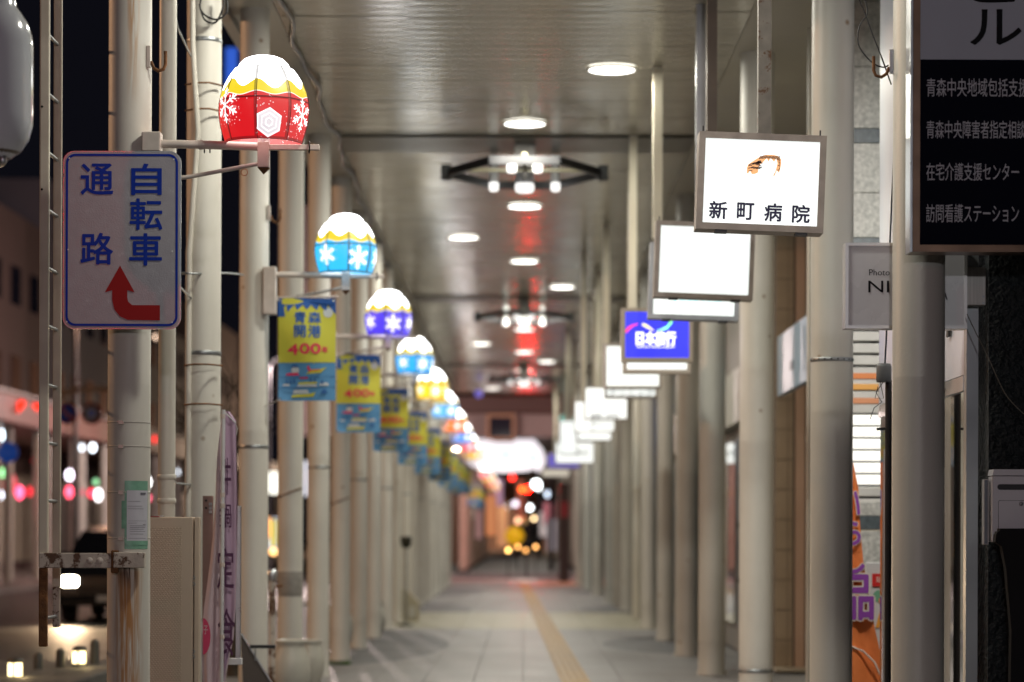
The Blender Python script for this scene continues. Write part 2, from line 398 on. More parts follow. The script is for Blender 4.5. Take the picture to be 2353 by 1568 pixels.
def shaft(r,z1=None): return MB().lathe([(r*1.12,0),(r*1.12,.02),(r*1.01,.05),(r,.32),(r*1.004,.325),(r*1.004,.335),(r,.34),(r,2.05),(r*1.003,2.054),(r,2.058),(r,z1 or 3.685+H)],40,caps=False)
SH=shaft(.103).mesh('shaft')
hook_pts=[(0,0,0),(.012,-.01,-.03),(.035,-.015,-.045),(.06,-.015,-.038),(.07,-.015,-.015),(.07,-.015,.05)]
def pole(d,label,strap=(),m=M_POLE,x=XL,me=SH,name='arcade_pole',grp='cream poles along the street side'):
    t=thing(name,label,'pole',(x,d,0),group=grp)
    obj('shaft',me,m,t)
    for z in strap:
        MB().lathe([(.105,z),(.1065,z+.002),(.1065,z+.022),(.105,z+.024)],32,caps=False).build('strap',M_STRAP,t)
    return t
NLP=10
for k in range(NLP):
    d=11.7+5.4*k
    if k==0: lab='nearest cream pole with rust runs, carrying the blue bicycle lane sign'
    else: lab='cream street-side pole carrying the %s lantern, %s lantern pole from the front'%(LC[k],ORD[k])
    t=pole(d,lab,m=M_RUNPOLE if k==0 else M_POLE,strap=(1.93,) if k else (),me=shaft(.103).mesh('shaft') if k==0 else SH)
    d2=14.4+5.4*k
    lab='plain cream pole with steel straps between the bicycle sign and the second lantern pole' if k==0 else 'plain cream pole standing between the %s and %s lantern poles'%(ORD[k],ORD[k+1])
    if d2<63: t2=pole(d2,lab,strap=(H+S(1222-820,14.4),H+S(1222-103,14.4)) if k==0 else (2.9,))
    if k==1:
        z_=H-S(1372-1222,19.8); MB().lathe([(.1035,z_),(.1045,z_+.003),(.1045,z_+.2),(.1035,z_+.203)],32,caps=False).build('tape_band',mat('grey_tape',(.33,.31,.28),.6,var=.2,vscale=20),t2)
    if k in (1,2):
        MB().tube([(-.11,-.06,1.62),(0,-.115,1.66),(.10,-.07,1.70)],.006,6).build('wire_tie',M_RUST,t2)
# near pole extras
pole0=[o for o in COL.objects if o.name=='arcade_pole'][0]
for z in (H-S(975-1222,11.7),H-S(1030-1222,11.7),H-S(1135-1222,11.7),H-S(1240-1222,11.7)):
    MB().lathe([(.1035,z-.004),(.1045,z-.003),(.1045,z+.003),(.1035,z+.004)],32,caps=False).build('strap',mat('painted_band',(.5,.47,.42),.4),pole0)
    MB().bbox(-.035,-.008,-.112,-.10,z-.012,z+.008,.002).build('buckle',mat('buckle_steel',(.55,.52,.46),.35,.6),pole0)
def hook(px,py,d,label,m):
    x,y,z=at(px,py,d)
    t=thing('iron_hook',label,'hook',(x,y,z),group='rusty hooks on the poles')
    MB().tube([(p[0],p[1]*.2,p[2]) for p in hook_pts],.0085,10).build('hook_rod',M_RUST,t)
    MB().bbox(-.022,-.002,-.012,.012,-.03,.075,.003).build('hook_plate',m,t)
hook(347,142,11.65,'black and rusty J hook on the nearest cream pole above the bicycle sign',M_ARM)
hook(622,497,17.05,'small rusty hook on the second lantern pole',M_ARM)
h3=thing('iron_hook','black rusty hook on the near right column beside hanging wires','hook',at(2043,155,11.0),group='rusty hooks on the poles')
MB().tube([(-p[0],0,p[2]) for p in hook_pts],.0075,10).build('hook_rod',M_RUST,h3); MB().bbox(0,.02,-.01,.01,-.03,.08,.003).build('hook_plate',M_ALU,h3)

# brackets on near pole + ladder
t=thing('pole_bracket','corroded cream clamp bracket bolted round the near pole, holding the ladder','bracket',(XL,11.7,H-.145))
br=MB().bbox(S(95-292,11.5),S(265-292,11.5),-.135,-.105,-.036,.036,.004); br.build('clamp_arm',M_RUSTYP,t)
MB().bbox(S(268-292,11.5),S(340-292,11.5),-.150,-.104,-.034,.04,.004).build('clamp_band',M_RUSTYP,t)
MB().bbox(S(262-292,11.5),S(278-292,11.5),-.145,-.1,-.06,.05,.006).build('rust_joint',M_RUST,t)
for px in (213,236):
    MB().lathe([(0.016,0),(.016,.004),(.011,.013),(0,.014)],16).build('bolt',M_ARM,t,(S(px-292,11.5),-.136,0)).rotation_euler=(PI/2,0,0)
LX=at(102,784,11.6)[0]
t=thing('ladder','thin cream steel ladder with rusted feet, hanging left of the near pole','ladder',(LX,11.6,0))
M_LAD=mat('ladder_paint',(.66,.61,.50),.4,var=.15,vscale=5,dirt=.3)
zb1=H-S(1490-1222,11.6); zb2=H-S(1445-1222,11.9); zj=H-.18
MB().bbox(-.024,.022,-.012,.012,zj,5.4,.006).build('rail',M_LAD,t)
MB().bbox(-.022,.020,-.012,.012,zb1,zj,.006).build('rail_foot',M_RUST,t)
MB().bbox(-.018,.022,.30,.324,zj-.1,5.4,.006).build('rail',M_LAD,t)
MB().bbox(-.016,.020,.30,.324,zb2,zj-.1,.006).build('rail_foot',M_RUSTYP,t)
for py in (77-134,77,213,349,482,616,750,886,1020,1154,1425):
    z=H+S(1222-py,11.6)
    MB().tube([(0,-.005,z),(0,.31,z)],.0085,8).build('rung',M_STRAP,t)
for py in (250,440):
    MB().lathe([(0,0),(.006,0)],8).build('rivet',M_BLACK,t,(-.012,-.0135,H+S(1222-py,11.6))).rotation_euler=(PI/2,0,0)

# downpipe behind the near pole
x,y,z=at(384,800,12.9)
t=thing('downpipe','slim cream downpipe behind the near pole, ending in the cabinet','pipe',(x,y,0))
MB().lathe([(.046,.9),(.046,1.6),(.046,5.1)],24).build('pipe',M_PIPE,t)
for z in (H+S(1222-1100,12.9),H+S(1222-1155,12.9)): MB().lathe([(.048,z-.012),(.051,z-.008),(.051,z+.012),(.048,z+.016)],24,caps=False).build('collar',M_PIPE,t)
for py,sg in ((1105,1),(630,1),(20,1)):
    z=H+S(1222-py,12.9); MB().tube([(.03,0,z),(-.02,.5,z-.01),(-.065,1.4,z)],.006,6).build('stay',M_STRAP,t)
# conduit on pole 14.4
t=thing('cable_conduit','narrow cream conduit strapped to the strapped pole left side','conduit',(at(447,600,14.35)[0],14.33,0))
MB().tube([(-.03,-.02,.9),(-.03,-.02,2.4),(-.028,-.02,3.0),(.03,-.09,3.7),(.0,-.1,4.2),(-.01,-.08,5.0)],.019,12).build('pipe',M_PIPE,t)
for py in (205,264,845,935):
    z=H+S(1222-py,14.4); tt=MB().tube([(-.05,-.03,z),(.02,-.085,z+.003),(.1,-.085,z+.003),(.17,0,z)],.0055,6).build('rust_wire',M_RUST,t)
def wire(name,label,pts,r=.006,m=M_BLACK,cat='wire'):
    # smooth with catmull
    P=[Vector(p) for p in pts]; out=[]
    for i in range(len(P)-1):
        p0=P[max(i-1,0)];p1=P[i];p2=P[i+1];p3=P[min(i+2,len(P)-1)]
        for s_ in range(6):
            t_=s_/6; out.append(.5*((2*p1)+(-p0+p2)*t_+(2*p0-5*p1+4*p2-p3)*t_**2+(-p0+3*p1-3*p2+p3)*t_**3))
    out.append(P[-1])
    return tag(MB().tube(out,r,6).build(name,m),label,cat)
wire('coiled_wire','coil of dark wire tied at the top of the strapped pole',[at(x,y,14.25) for x,y in ((462,-5),(460,20),(475,38),(500,45),(520,30),(522,5),(515,-8),(512,20),(495,52),(470,45),(458,10))],.006)
wire('pole_wire','thin wire slung from the strapped pole to the second lantern pole',[at(416,628,14.2),at(455,629,14.25),at(520,628,15),at(560,632,16.9)],.007,M_STRAP)

# ------------------------------------------------------------ bicycle sign
d=11.5; x0,_,zt=at(145,347,d); x1,_,zb=at(415,757,d); SW=x1-x0; SHt=zt-zb
t=thing('bicycle_lane_sign','white sign with blue border, blue kanji and red bent arrow on the near pole','road sign',(x0,d,zb))
def rrect(x0,x1,z0,z1,r,n=7):
    p=[]
    for cx,cz,a0 in ((x1-r,z0+r,-90),(x1-r,z1-r,0),(x0+r,z1-r,90),(x0+r,z0+r,180)):
        for k in range(n+1):
            a=math.radians(a0+90*k/n); p.append((cx+r*math.cos(a),cz+r*math.sin(a)))
    return p
def sign_face_mat():
    return mat('sign_reflective_white',(.40,.375,.415),.22,var=.06,vscale=20,bump=.12,bscale=150,spec=.7)
MB().prism(rrect(0,SW,0,SHt,.055),0,.012).build('plate',M_ALU,t)
MB().prism(rrect(.006,SW-.006,.006,SHt-.006,.05),-.002,0).build('face',sign_face_mat(),t)
M_BLUE=mat('sign_blue',(.006,.035,.36),.4,spec=.15); M_RED=mat('sign_red',(.34,.01,.01),.4,spec=.2)
bd=MB(); a=rrect(.014,SW-.014,.014,SHt-.014,.045); b_=rrect(.025,SW-.025,.025,SHt-.025,.036)
for i in range(len(a)):
    j=(i+1)%len(a); bd.add([(a[i][0],-.0035,a[i][1]),(a[j][0],-.0035,a[j][1]),(b_[j][0],-.0035,b_[j][1]),(b_[i][0],-.0035,b_[i][1])],[(0,1,2,3)])
bd.build('border',M_BLUE,t)
def sx(px): return S(px-145,d)
def sz(py): return S(757-py,d)
for ch,(a,b2,c,e) in {'自':(303,371,448,378),'転':(300,373,528,458),'車':(299,372,610,538),'通':(187,260,448,378),'路':(187,260,608,537)}.items():
    text(ch,(sx(a),sx(b2),sz(c),sz(e)),-.004,M_BLUE,t,bold=.022)
ar=[(369,737),(369,702),(305,702),(296,694),(294,685),(294,668),(311,673),(277,611),(242,673),(259,668),(259,690),(264,712),(277,728),(295,736)]
MB().flat([(sx(a)-0,sz(b2)) for a,b2 in ar],-.004).build('arrow',M_RED,t)
for px,py in ((160,365),(400,367),(158,575),(155,741),(397,741),(397,578)):
    MB().lathe([(0,0),(.004,0)],8,caps=False).build('rivet',mat('rivet_white',(.7,.7,.7),.3),t,(sx(px),-.006,sz(py))).rotation_euler=(PI/2,0,0)
MB().box(SW*.45,SW*.65,.012,.10,SHt*.72,SHt*.78).box(SW*.45,SW*.65,.012,.10,SHt*.2,SHt*.26).build('mount',M_DARKM,t)

# ------------------------------------------------------------ lantern arms and lanterns
def lantern_mat(name,col,k=1.0,speck=True,top=3.2,bot=1.0):
    m=bpy.data.materials.new(name); m.use_nodes=True; N=m.node_tree.nodes; L=m.node_tree.links; b=N['Principled BSDF']
    tc=N.new('ShaderNodeTexCoord'); sp=N.new('ShaderNodeSeparateXYZ'); L.new(tc.outputs['Object'],sp.inputs[0])
    def mt(op,a,bb=None,c=None):
        n=N.new('ShaderNodeMath'); n.operation=op
        for i,x in enumerate([a,bb,c]):
            if x is None: continue
            if isinstance(x,(int,float)): n.inputs[i].default_value=x
            else: L.new(x,n.inputs[i])
        return n.outputs[0]
    ang=mt('ARCTAN2',sp.outputs[1],sp.outputs[0])
    z=sp.outputs[2]
    w1=mt('MULTIPLY',mt('SINE',mt('ADD',mt('MULTIPLY',ang,8.0),1.99)),.008)
    w2=mt('ADD',mt('MULTIPLY',mt('SINE',mt('ADD',mt('MULTIPLY',ang,8.0),1.8)),.021),mt('MULTIPLY',mt('SINE',mt('ADD',mt('MULTIPLY',ang,3.0),2.2)),.008))
    z1=mt('SUBTRACT',z,mt('ADD',w1,.214)); z2=mt('SUBTRACT',z,mt('ADD',w2,.268))
    isline=mt('GREATER_THAN',z1,0.0); isyel=mt('GREATER_THAN',z1,.004); iswh=mt('GREATER_THAN',z2,0.0)
    def mx(f,a,bb):
        n=N.new('ShaderNodeMix'); n.data_type='RGBA'; L.new(f,n.inputs[0])
        for i,x in ((6,a),(7,bb)):
            if isinstance(x,tuple): n.inputs[i].default_value=x
            else: L.new(x,n.inputs[i])
        return n.outputs[2]
    base=(col[0]*bot*k,col[1]*bot*k,col[2]*bot*k,1)
    v=N.new('ShaderNodeTexVoronoi'); v.inputs['Scale'].default_value=75; L.new(tc.outputs['Object'],v.inputs[0])
    ns=N.new('ShaderNodeTexNoise'); ns.inputs['Scale'].default_value=9; L.new(tc.outputs['Object'],ns.inputs[0])
    sk=mt('MULTIPLY',mt('LESS_THAN',v.outputs['Distance'],.22),mt('GREATER_THAN',ns.outputs[0],.53))
    c=mx(sk,base,(.95*k,.75*k,.75*k,1))
    c=mx(isline,c,(1.2*k,1.2*k,1.1*k,1)); c=mx(isyel,c,(.95*k,.72*k,.008*k,1)); c=mx(iswh,c,(top*k,top*k,top*.98*k,1))
    L.new(c,b.inputs['Emission Color']); b.inputs['Emission Strength'].default_value=1.0
    b.inputs['Base Color'].default_value=(.10,.08,.08,1); b.inputs['Roughness'].default_value=.4
    return m
PROF=[(.184,0),(.200,.05),(.213,.10),(.2195,.16),(.217,.20),(.207,.245),(.190,.29),(.167,.33),(.143,.36)]
def rad(z):
    for (r0,z0),(r1,z1) in zip(PROF,PROF[1:]):
        if z<=z1: return r0+(r1-r0)*(z-z0)/(z1-z0)
    return PROF[-1][0]
A0=math.radians(-93)
def on(a,z,off=0.0):
    # octagonal-ish rounding: panels sag a little flat between the seams
    s_=((a-A0)%(PI/4))/(PI/4); fl=1-.022*math.sin(PI*s_)
    r=rad(z)*fl+off; return (r*math.cos(a),r*math.sin(a),z)
panel_me=[]
for i in range(8):
    mb=MB(); vs=[];fs=[]; NA=6; NZ=14
    for j in range(NZ+1):
        for q in range(NA+1): vs.append(on(A0+PI/4*(i+q/NA),.36*j/NZ))
    for j in range(NZ):
        for q in range(NA): a=j*(NA+1)+q; fs.append((a,a+1,a+NA+2,a+NA+1))
    mb.add(vs,fs,True); panel_me.append(mb.mesh('panel'))
seam=MB()
for i in range(8):
    vs=[];fs=[]; NZ=16
    for j in range(NZ+1):
        z=.36*j/NZ; w_=.0062/max(.1,rad(z)); a=A0+PI/4*i
        vs+=[on(a-w_*2.2,z,.0012),on(a,z,.0016)]
    for j in range(NZ): fs.append((2*j,2*j+1,2*j+3,2*j+2))
    seam.add(vs,fs)
for z0_,z1_ in ((.190,.200),(.0,.012)):
    vs=[];fs=[]; NA=64
    for q in range(NA): a=2*PI*q/NA; vs+=[on(a,z0_,.0014),on(a,z1_,.0014)]
    for q in range(NA): fs.append((2*q,2*((q+1)%NA),2*((q+1)%NA)+1,2*q+1))
    seam.add(vs,fs)
SEAM=seam.mesh('seam_tape')
wires=MB()
for i in range(8):
    a=A0+PI/4*i; wires.tube([on(a,.36*j/12,.0025) for j in range(13)],.0013,5)
for z in (0,.196,.36): wires.tube([on(2*PI*q/48,z,.0025) for q in range(49)],.0013,5)
WIRES=wires.mesh('wire_frame')
DOME=MB().lathe([(.127,.356),(.125,.372),(.114,.390),(.095,.408),(.066,.420),(.033,.427),(0,.429)],32,caps=False).mesh('dome')
def mapped(mb2d, off=.003):
    """mb2d verts given as (arc metres, z) -> wrapped on the shade"""
    return mb2d
def snowflake(mb,ca,cz,R,off=.0034):
    def quad(p,q,w_):
        dx,dz=q[0]-p[0],q[1]-p[1]; l=math.hypot(dx,dz); nx,nz=-dz/l*w_,dx/l*w_
        pts=[(p[0]+nx,p[1]+nz),(p[0]-nx,p[1]-nz),(q[0]-nx,q[1]-nz),(q[0]+nx,q[1]+nz)]
        mb.add([on(ca+u/.215,min(.355,max(.004,cz+v_)),off) for u,v_ in pts],[(0,1,2,3)])
    for k in range(6):
        a=k*PI/3+PI/2; c_,s_=math.cos(a),math.sin(a)
        for s0,s1 in ((0,.5),(.5,1)): quad((R*s0*c_,R*s0*s_),(R*s1*c_,R*s1*s_),R*.045)
        for f,ln in ((.45,.3),(.7,.26)):
            for sg in (-1,1):
                b2=a+sg*.9; quad((R*f*c_,R*f*s_),(R*f*c_+R*ln*math.cos(b2),R*f*s_+R*ln*math.sin(b2)),R*.035)
        pts=[(R*.72*c_-R*.1*s_,R*.72*s_+R*.1*c_),(R*1.05*c_,R*1.05*s_),(R*.72*c_+R*.1*s_,R*.72*s_-R*.1*c_),(R*.6*c_,R*.6*s_)]
        if k%2==0: mb.add([on(ca+u/.215,min(.355,max(.004,cz+v_)),off) for u,v_ in pts],[(0,1,2,3)])
def hexpat(ca,cz,R,off,rot=0):
    return [on(ca+R*math.sin(rot+k*PI/3)/.215,max(.003,cz+R*math.cos(rot+k*PI/3)),off) for k in range(6)]
def mkflake(a,z,R,disc=False):
    fl=MB(); snowflake(fl,math.radians(a),z,R)
    if disc: fl.add([on(math.radians(a)+R*.42*math.sin(k*PI/4)/.215,z+R*.42*math.cos(k*PI/4),.0036) for k in range(8)],[tuple(range(8))])
    return fl.mesh('snowflake')
FLAKE_R=[mkflake(-141,.165,.085),mkflake(-25,.125,.078),mkflake(60,.12,.08)]
FLAKE_B=[mkflake(-75,.10,.085,True),mkflake(-140,.12,.075,True),mkflake(-20,.11,.075,True)]
M_FLAKE=emat('lantern_snow_print',(1,.97,.97),1.5); M_HEX=mat('hex_print',(.4,.38,.4),.5,emit=(.72,.66,.70),estr=1.0); M_HEXL=emat('hex_line',(1,.95,.95),1.3)
M_DOME=emat('lantern_dome',(1,1,1),7.0)
CC={'red':(.78,.006,.012),'light blue':(.01,.42,.78),'violet':(.05,.03,.72),'sky blue':(.01,.36,.80),'yellow':(.95,.62,.01),'pale blue':(.10,.45,.85),'orange':(.95,.20,.02),'blue':(.03,.25,.85),'pink':(.9,.06,.12),'golden':(.95,.55,.02)}
def lantern(k,d,colname,label,zb=3.17,full=True):
    col=CC[colname]; top=6.0
    mm=MATS.get('lan_'+colname) or lantern_mat('lan_'+colname,col,1.0,top=top,bot=.95+.55*(colname!='red')); MATS['lan_'+colname]=mm
    ms=MATS.get('lans_'+colname) or lantern_mat('lans_'+colname,col,.42,top=1.7,bot=1.0); MATS['lans_'+colname]=ms
    t=thing('snow_lantern',label,'lantern',(-1.263,d,zb),rz=0 if k%2==0 else .25,group='egg shaped snow lanterns over the walkway')
    for me in panel_me:
        o=bpy.data.objects.new('panel',me); COL.objects.link(o); o.parent=t
        if not me.materials: me.materials.append(mm)
        o.material_slots[0].link='OBJECT'; o.material_slots[0].material=mm
    if not SEAM.materials: SEAM.materials.append(ms)
    o=bpy.data.objects.new('seam_tape',SEAM); COL.objects.link(o); o.parent=t; o.material_slots[0].link='OBJECT'; o.material_slots[0].material=ms
    obj('wire_frame',WIRES,M_DARKM,t); obj('dome',DOME,M_DOME,t)
    [obj('snowflake',m_,M_FLAKE,t) for m_ in (FLAKE_R if colname=='red' else FLAKE_B)]
    if colname=='red':
        hx=MB(); prev=[on(math.radians(-77),.074,.0036)]*6
        for q_ in range(1,9):
            cur=hexpat(math.radians(-77),.074,.070*q_/8,.0036,.05); nx_=[]
            for e in range(6):
                f_=(e+1)%6
                hx.add([prev[e],cur[e],cur[f_],prev[f_]],[(0,1,2,3)])
            prev=cur
        hx.build('hexagon_print',M_HEX,t)
        ln=MB()
        for R in (.066,.044,.021):
            o_=hexpat(math.radians(-77),.074,R,.0056,.05); i_=hexpat(math.radians(-77),.074,R-.0035,.0056,.05)
            for q in range(6): ln.add([o_[q],o_[(q+1)%6],i_[(q+1)%6],i_[q]],[(0,1,2,3)])
        ln.build('hexagon_line',M_HEXL,t)
    return t
def lantern_arm(d,colname,label,zb,k):
    t=thing('lantern_bracket',label,'bracket',(XL,d,zb),group='steel arms holding the lanterns')
    cx=-1.263-XL   # .647
    MB().bbox(.075,.165,-.13,-.045,-.055-.24*(k>0),.04,.006).build('wall_box',M_ARM,t)
    MB().tube([(.16,-.08,-.012),(.40,-.05,-.012),(cx,0,-.012)],.0205,12).build('arm_tube',M_ARM,t)
    MB().lathe([(.0235,-.01),(.0235,.01)],12,caps=False).build('sleeve',M_ARM,t,(.35,-.055,-.012)).rotation_euler=(0,PI/2,0)
    MB().bbox(cx+.01,cx+.27,-.014,.014,-.028,-.002,.003).build('end_bar',M_ARM,t)
    MB().bbox(cx-.0275,cx+.0275,-.03,.025,-.115,.01,.004).build('post',M_ARM,t)
    MB().add([(cx-.0275,-.03,-.115),(cx+.0275,-.03,-.115),(cx+.0275,.025,-.115),(cx-.0275,.025,-.115),(cx,-.002,-.147)],[(0,1,4),(1,2,4),(2,3,4),(3,0,4),(0,3,2,1)]).build('post_tip',M_RUST,t)
    MB().tube([(.09,-.06,-.205 if k else -.19),(.30,-.05,-.165),(cx-.02,-.01,-.095)],.0105,10).build('brace',M_RUSTYP if k else M_ARM,t)
    MB().tube([(cx-.09+.016*math.cos(a*PI/8),-.03,-.14+.016*math.sin(a*PI/8)) for a in range(17)],.0022,6).build('ring',mat('copper',(.5,.25,.15),.4,.8),t)
    for xx in (cx-.26,cx+.22,.36):
        MB().tube([(xx+.024*math.cos(a*PI/6)*.15,-.03+.0*a,-.013+.028*math.sin(a*PI/6)) if 0 else (xx+.004*math.cos(a*PI/6),-.03*math.cos(a*PI/6)-.02*0,-.013+.028*math.sin(a*PI/6)) for a in range(13)],.0035,6).build('cable_tie',M_BLACK,t)
    MB().lathe([(.03,0),(.03,.06),(.012,.075)],16,cx,0).build('lamp_socket',M_WHITE,t)
for k in range(NLP):
    d=11.7+5.4*k; zb=3.22 if k==0 else 3.166
    cn=LC[k]
    lantern(k,d,cn,('large glowing egg lantern with red base and hexagon print, nearest the camera' if k==0 else 'glowing egg lantern with %s base, %s in the row along the poles'%(cn,ORD[k])),zb)
    lantern_arm(d,cn,'painted steel arm and brace holding the %s lantern, %s in the row'%(cn,ORD[k]),zb,k)

# ------------------------------------------------------------ street banners
M_BB=mat('banner_blue',(.02,.11,.42),.7); M_BY=mat('banner_yellow',(.62,.60,.06),.7); M_BP=mat('banner_pink',(.75,.02,.10),.7)
M_BL=mat('banner_sea',(.10,.30,.56),.7); M_BW=mat('banner_white',(.6,.65,.68),.7); M_BN=mat('banner_navy',(.02,.06,.22),.7); M_BO=mat('banner_orange',(.7,.25,.05),.7)
BWd,BHt=.405,.72
def rip(x,z): return .017*math.sin(x*14+z*5)*(1-.5*z/BHt)+.010*math.sin(z*9+x*4)-.02*(x/BWd)
def bgrid(x0,x1,z0,z1,off,nx=8,nz=12):
    mb=MB(); vs=[];fs=[]
    for j in range(nz+1):
        for i in range(nx+1):
            x=x0+(x1-x0)*i/nx; z=z0+(z1-z0)*j/nz; vs.append((x,rip(x,z)-off,z))
    for j in range(nz):
        for i in range(nx): a=j*(nx+1)+i; fs.append((a,a+1,a+nx+2,a+nx+1))
    return mb.add(vs,fs,True)
def bpoly(mb,pts,off):
    # fan from the centroid with subdivided edges so that it follows the cloth
    P=[]
    for (a,b2) in zip(pts,pts[1:]+pts[:1]):
        for s_ in range(3): P.append((a[0]+(b2[0]-a[0])*s_/3,a[1]+(b2[1]-a[1])*s_/3))
    cx=sum(p[0] for p in P)/len(P); cz=sum(p[1] for p in P)/len(P)
    vs=[(cx,rip(cx,cz)-off,cz)]+[(x,rip(x,z)-off,z) for x,z in P]; n_=len(P)
    mb.add(vs,[(0,1+i,1+(i+1)%n_) for i in range(n_)])
def btext(txt,box,m,par,bold=.03,off=.006):
    me=text_mesh(txt,*box,bold=bold)
    for v in me.vertices: v.co.y=rip(v.co.x,v.co.z)-off+v.co.y
    obj('lettering',me,m,par)
def make_banner(label,loc):
    t=thing('street_banner',label,'banner',loc,group='yellow and blue port anniversary banners on the poles')
    W,Hh=BWd,BHt
    cl=bgrid(0,W,0,Hh,0); cl.build('cloth',M_BL,t)
    bgrid(0,W,.268,Hh,.0025).build('yellow_field',M_BY,t)
    top=MB(); n_=7
    bpoly(top,[(0,Hh),(0,Hh-.045),(W,Hh-.045),(W,Hh)],.005)
    for i in range(n_):
        x0=W*i/n_; x1=W*(i+1)/n_; dp=.125-.045*math.sin(PI*(i+.5)/n_)
        bpoly(top,[(x0,Hh-.045),((x0+x1)/2-.01*(3-i),Hh-dp),(x1,Hh-.045)],.005)
    bpoly(top,[(0,Hh-.04),(0,Hh-.13),(.05,Hh-.13),(.035,Hh-.04)],.0048)
    top.build('zigzag_print',M_BB,t)
    for tx,bx in (('青',(.115,.195,.545,.625)),('森',(.215,.30,.545,.625)),('開',(.115,.195,.445,.53)),('港',(.215,.30,.445,.53))): btext(tx,bx,M_BB,t)
    btext('4',(.07,.14,.325,.395),M_BP,t,.05); btext('00',(.155,.30,.33,.40),M_BP,t,.05); btext('年',(.31,.35,.335,.38),M_BP,t,.04)
    # badge and boats
    bg=MB()
    bpoly(bg,[(.35+.035*math.cos(a*PI/6),.62+.035*math.sin(a*PI/6)) for a in range(12)],.005)
    bpoly(bg,[(.12+.028*math.cos(a*PI/6),.215+.028*math.sin(a*PI/6)) for a in range(12)],.005)
    for x,z,w_,h_ in ((.03,.105,.05,.012),(.13,.098,.15,.02),(.29,.105,.07,.022),(.10,.05,.12,.028)): bpoly(bg,[(x,z),(x+w_,z),(x+w_*.9,z+h_),(x+w_*.1,z+h_)],.005)
    tag(bg.build('white_print',M_BW,t),kind='stuff')
    pk=MB(); bpoly(pk,[(.05,.178),(.15,.178),(.135,.198),(.06,.192)],.0055); bpoly(pk,[(.15,.155),(.21,.155),(.21,.165),(.15,.165)],.0055); bpoly(pk,[(.205,.23),(.215,.25),(.235,.205),(.22,.2)],.0055); tag(pk.build('pink_print',M_BP,t),kind='stuff')
    yl=MB(); bpoly(yl,[(.20,.188),(.30,.196),(.345,.235),(.31,.225),(.215,.205)],.0055); bpoly(yl,[(.09,.022),(.25,.028),(.265,.06),(.22,.048),(.10,.04)],.0062); bpoly(yl,[(.14,.115),(.28,.12),(.27,.135),(.14,.128)],.0062); bpoly(yl,[(.25,.258),(.252,.300),(.256,.300),(.256,.258)],.0055); tag(yl.build('yellow_print',M_BY,t),kind='stuff')
    nv=MB()
    for x,z,w_,h_ in ((.05,.125,.018,.03),(.075,.122,.018,.032),(.10,.126,.02,.028),(.22,.13,.02,.03),(.25,.132,.018,.028),(.30,.118,.022,.026),(.30,.05,.05,.03),(.085,.235,.06,.02)): bpoly(nv,[(x,z),(x+w_,z),(x+w_*.8,z+h_),(x+w_*.3,z+h_)],.0064)
    for z in (.165,.09): bpoly(nv,[(0,z),(W,z+.004),(W,z+.007),(0,z+.003)],.004)
    tag(nv.build('navy_print',mat('banner_wave_blue',(.03,.13,.38),.7),t),kind='stuff')
    orr=MB(); bpoly(orr,[(.225,.205),(.31,.212),(.29,.222),(.23,.218)],.0068); orr.build('orange_print',M_BO,t)
    MB().tube([(-.02,0,Hh+.005),(W+.02,-.01,Hh+.012)],.006,8).build('top_rod',M_ARM,t)
    MB().tube([(0,rip(0,0),0.005),(-.05,.02,-.02),(-.10,.03,-.04)],.003,6).build('tie_cord',mat('cord',(.5,.45,.38),.8),t)
    for x,z in ((.012,Hh-.012),(W-.012,Hh-.012),(.012,.012)):
        MB().lathe([(.005,0),(.011,.001),(.011,.003)],12,caps=False).build('eyelet',M_ALU,t,(x,rip(x,z)-.007,z)).rotation_euler=(PI/2,0,0)
    return t
bx=(641-VX)*17.05/F-.004
ban=make_banner('yellow and blue anniversary banner on the second lantern pole, largest of the row',(bx,17.0,2.265))
for k in range(2,NLP):
    dup(ban,(bx-.012+random.uniform(-.01,.01),11.65+5.4*k,2.265+random.uniform(-.012,.01)),'yellow and blue anniversary banner hanging under the %s lantern, on the %s lantern pole'%(LC[k],ORD[k]),rz=random.uniform(-.12,.12))

# ============================================================ WALL-SIDE COLUMNS
RC=[(2110,11.0,120),(1911,14.1,97),(1738,18.6,77),(1637,22.9,60),(1579,26.4,52),(1530,30.2,40),(1492,34.0,38),(1440,41.5,34),(1405,46,30),(1375,51,26),(1352,56,24),(1335,61,22)]
RL=['thick textured cream column at the right, half behind the dark care centre sign','cream column carrying a perforated strap, right of the lit hospital sign','bright cream column directly behind the lit hospital sign',
 'cream column below the sky blue lettered lightbox','cream column right of the blue travel lightbox','cream column below the blue travel lightbox','cream column under the stacked white lightboxes, seventh from the front']
for k,(px,d,wd) in enumerate(RC):
    x=at(px,1000,d)[0]; r=S(wd,d)/2
    lab=RL[k] if k<len(RL) else 'cream wall-side column, %s from the front of the arcade'%ORD[k]
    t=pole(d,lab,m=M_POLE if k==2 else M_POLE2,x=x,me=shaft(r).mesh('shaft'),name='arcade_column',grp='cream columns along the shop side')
    if k==1:
        z=H+S(1222-826,d)
        MB().lathe([(r+.001,z-.012),(r+.004,z-.01),(r+.004,z+.01),(r+.001,z+.012)],36,caps=False).build('strap',M_STRAP,t)
        for q in range(10):
            a=-PI/2+(q-4.5)*.3; MB().lathe([(0,0),(.0055,0)],8,caps=False).build('hole',M_BLACK,t,((r+.0055)*math.cos(a),(r+.0055)*math.sin(a),z)).rotation_euler=(PI/2,0,a+PI/2)
    if k==2:
        z=H-S(1537-1222,d); MB().lathe([(r+.001,z-.02),(r+.008,z-.015),(r+.008,z+.0),(r+.001,z+.008)],36,caps=False).build('collar',M_STRAP,t)
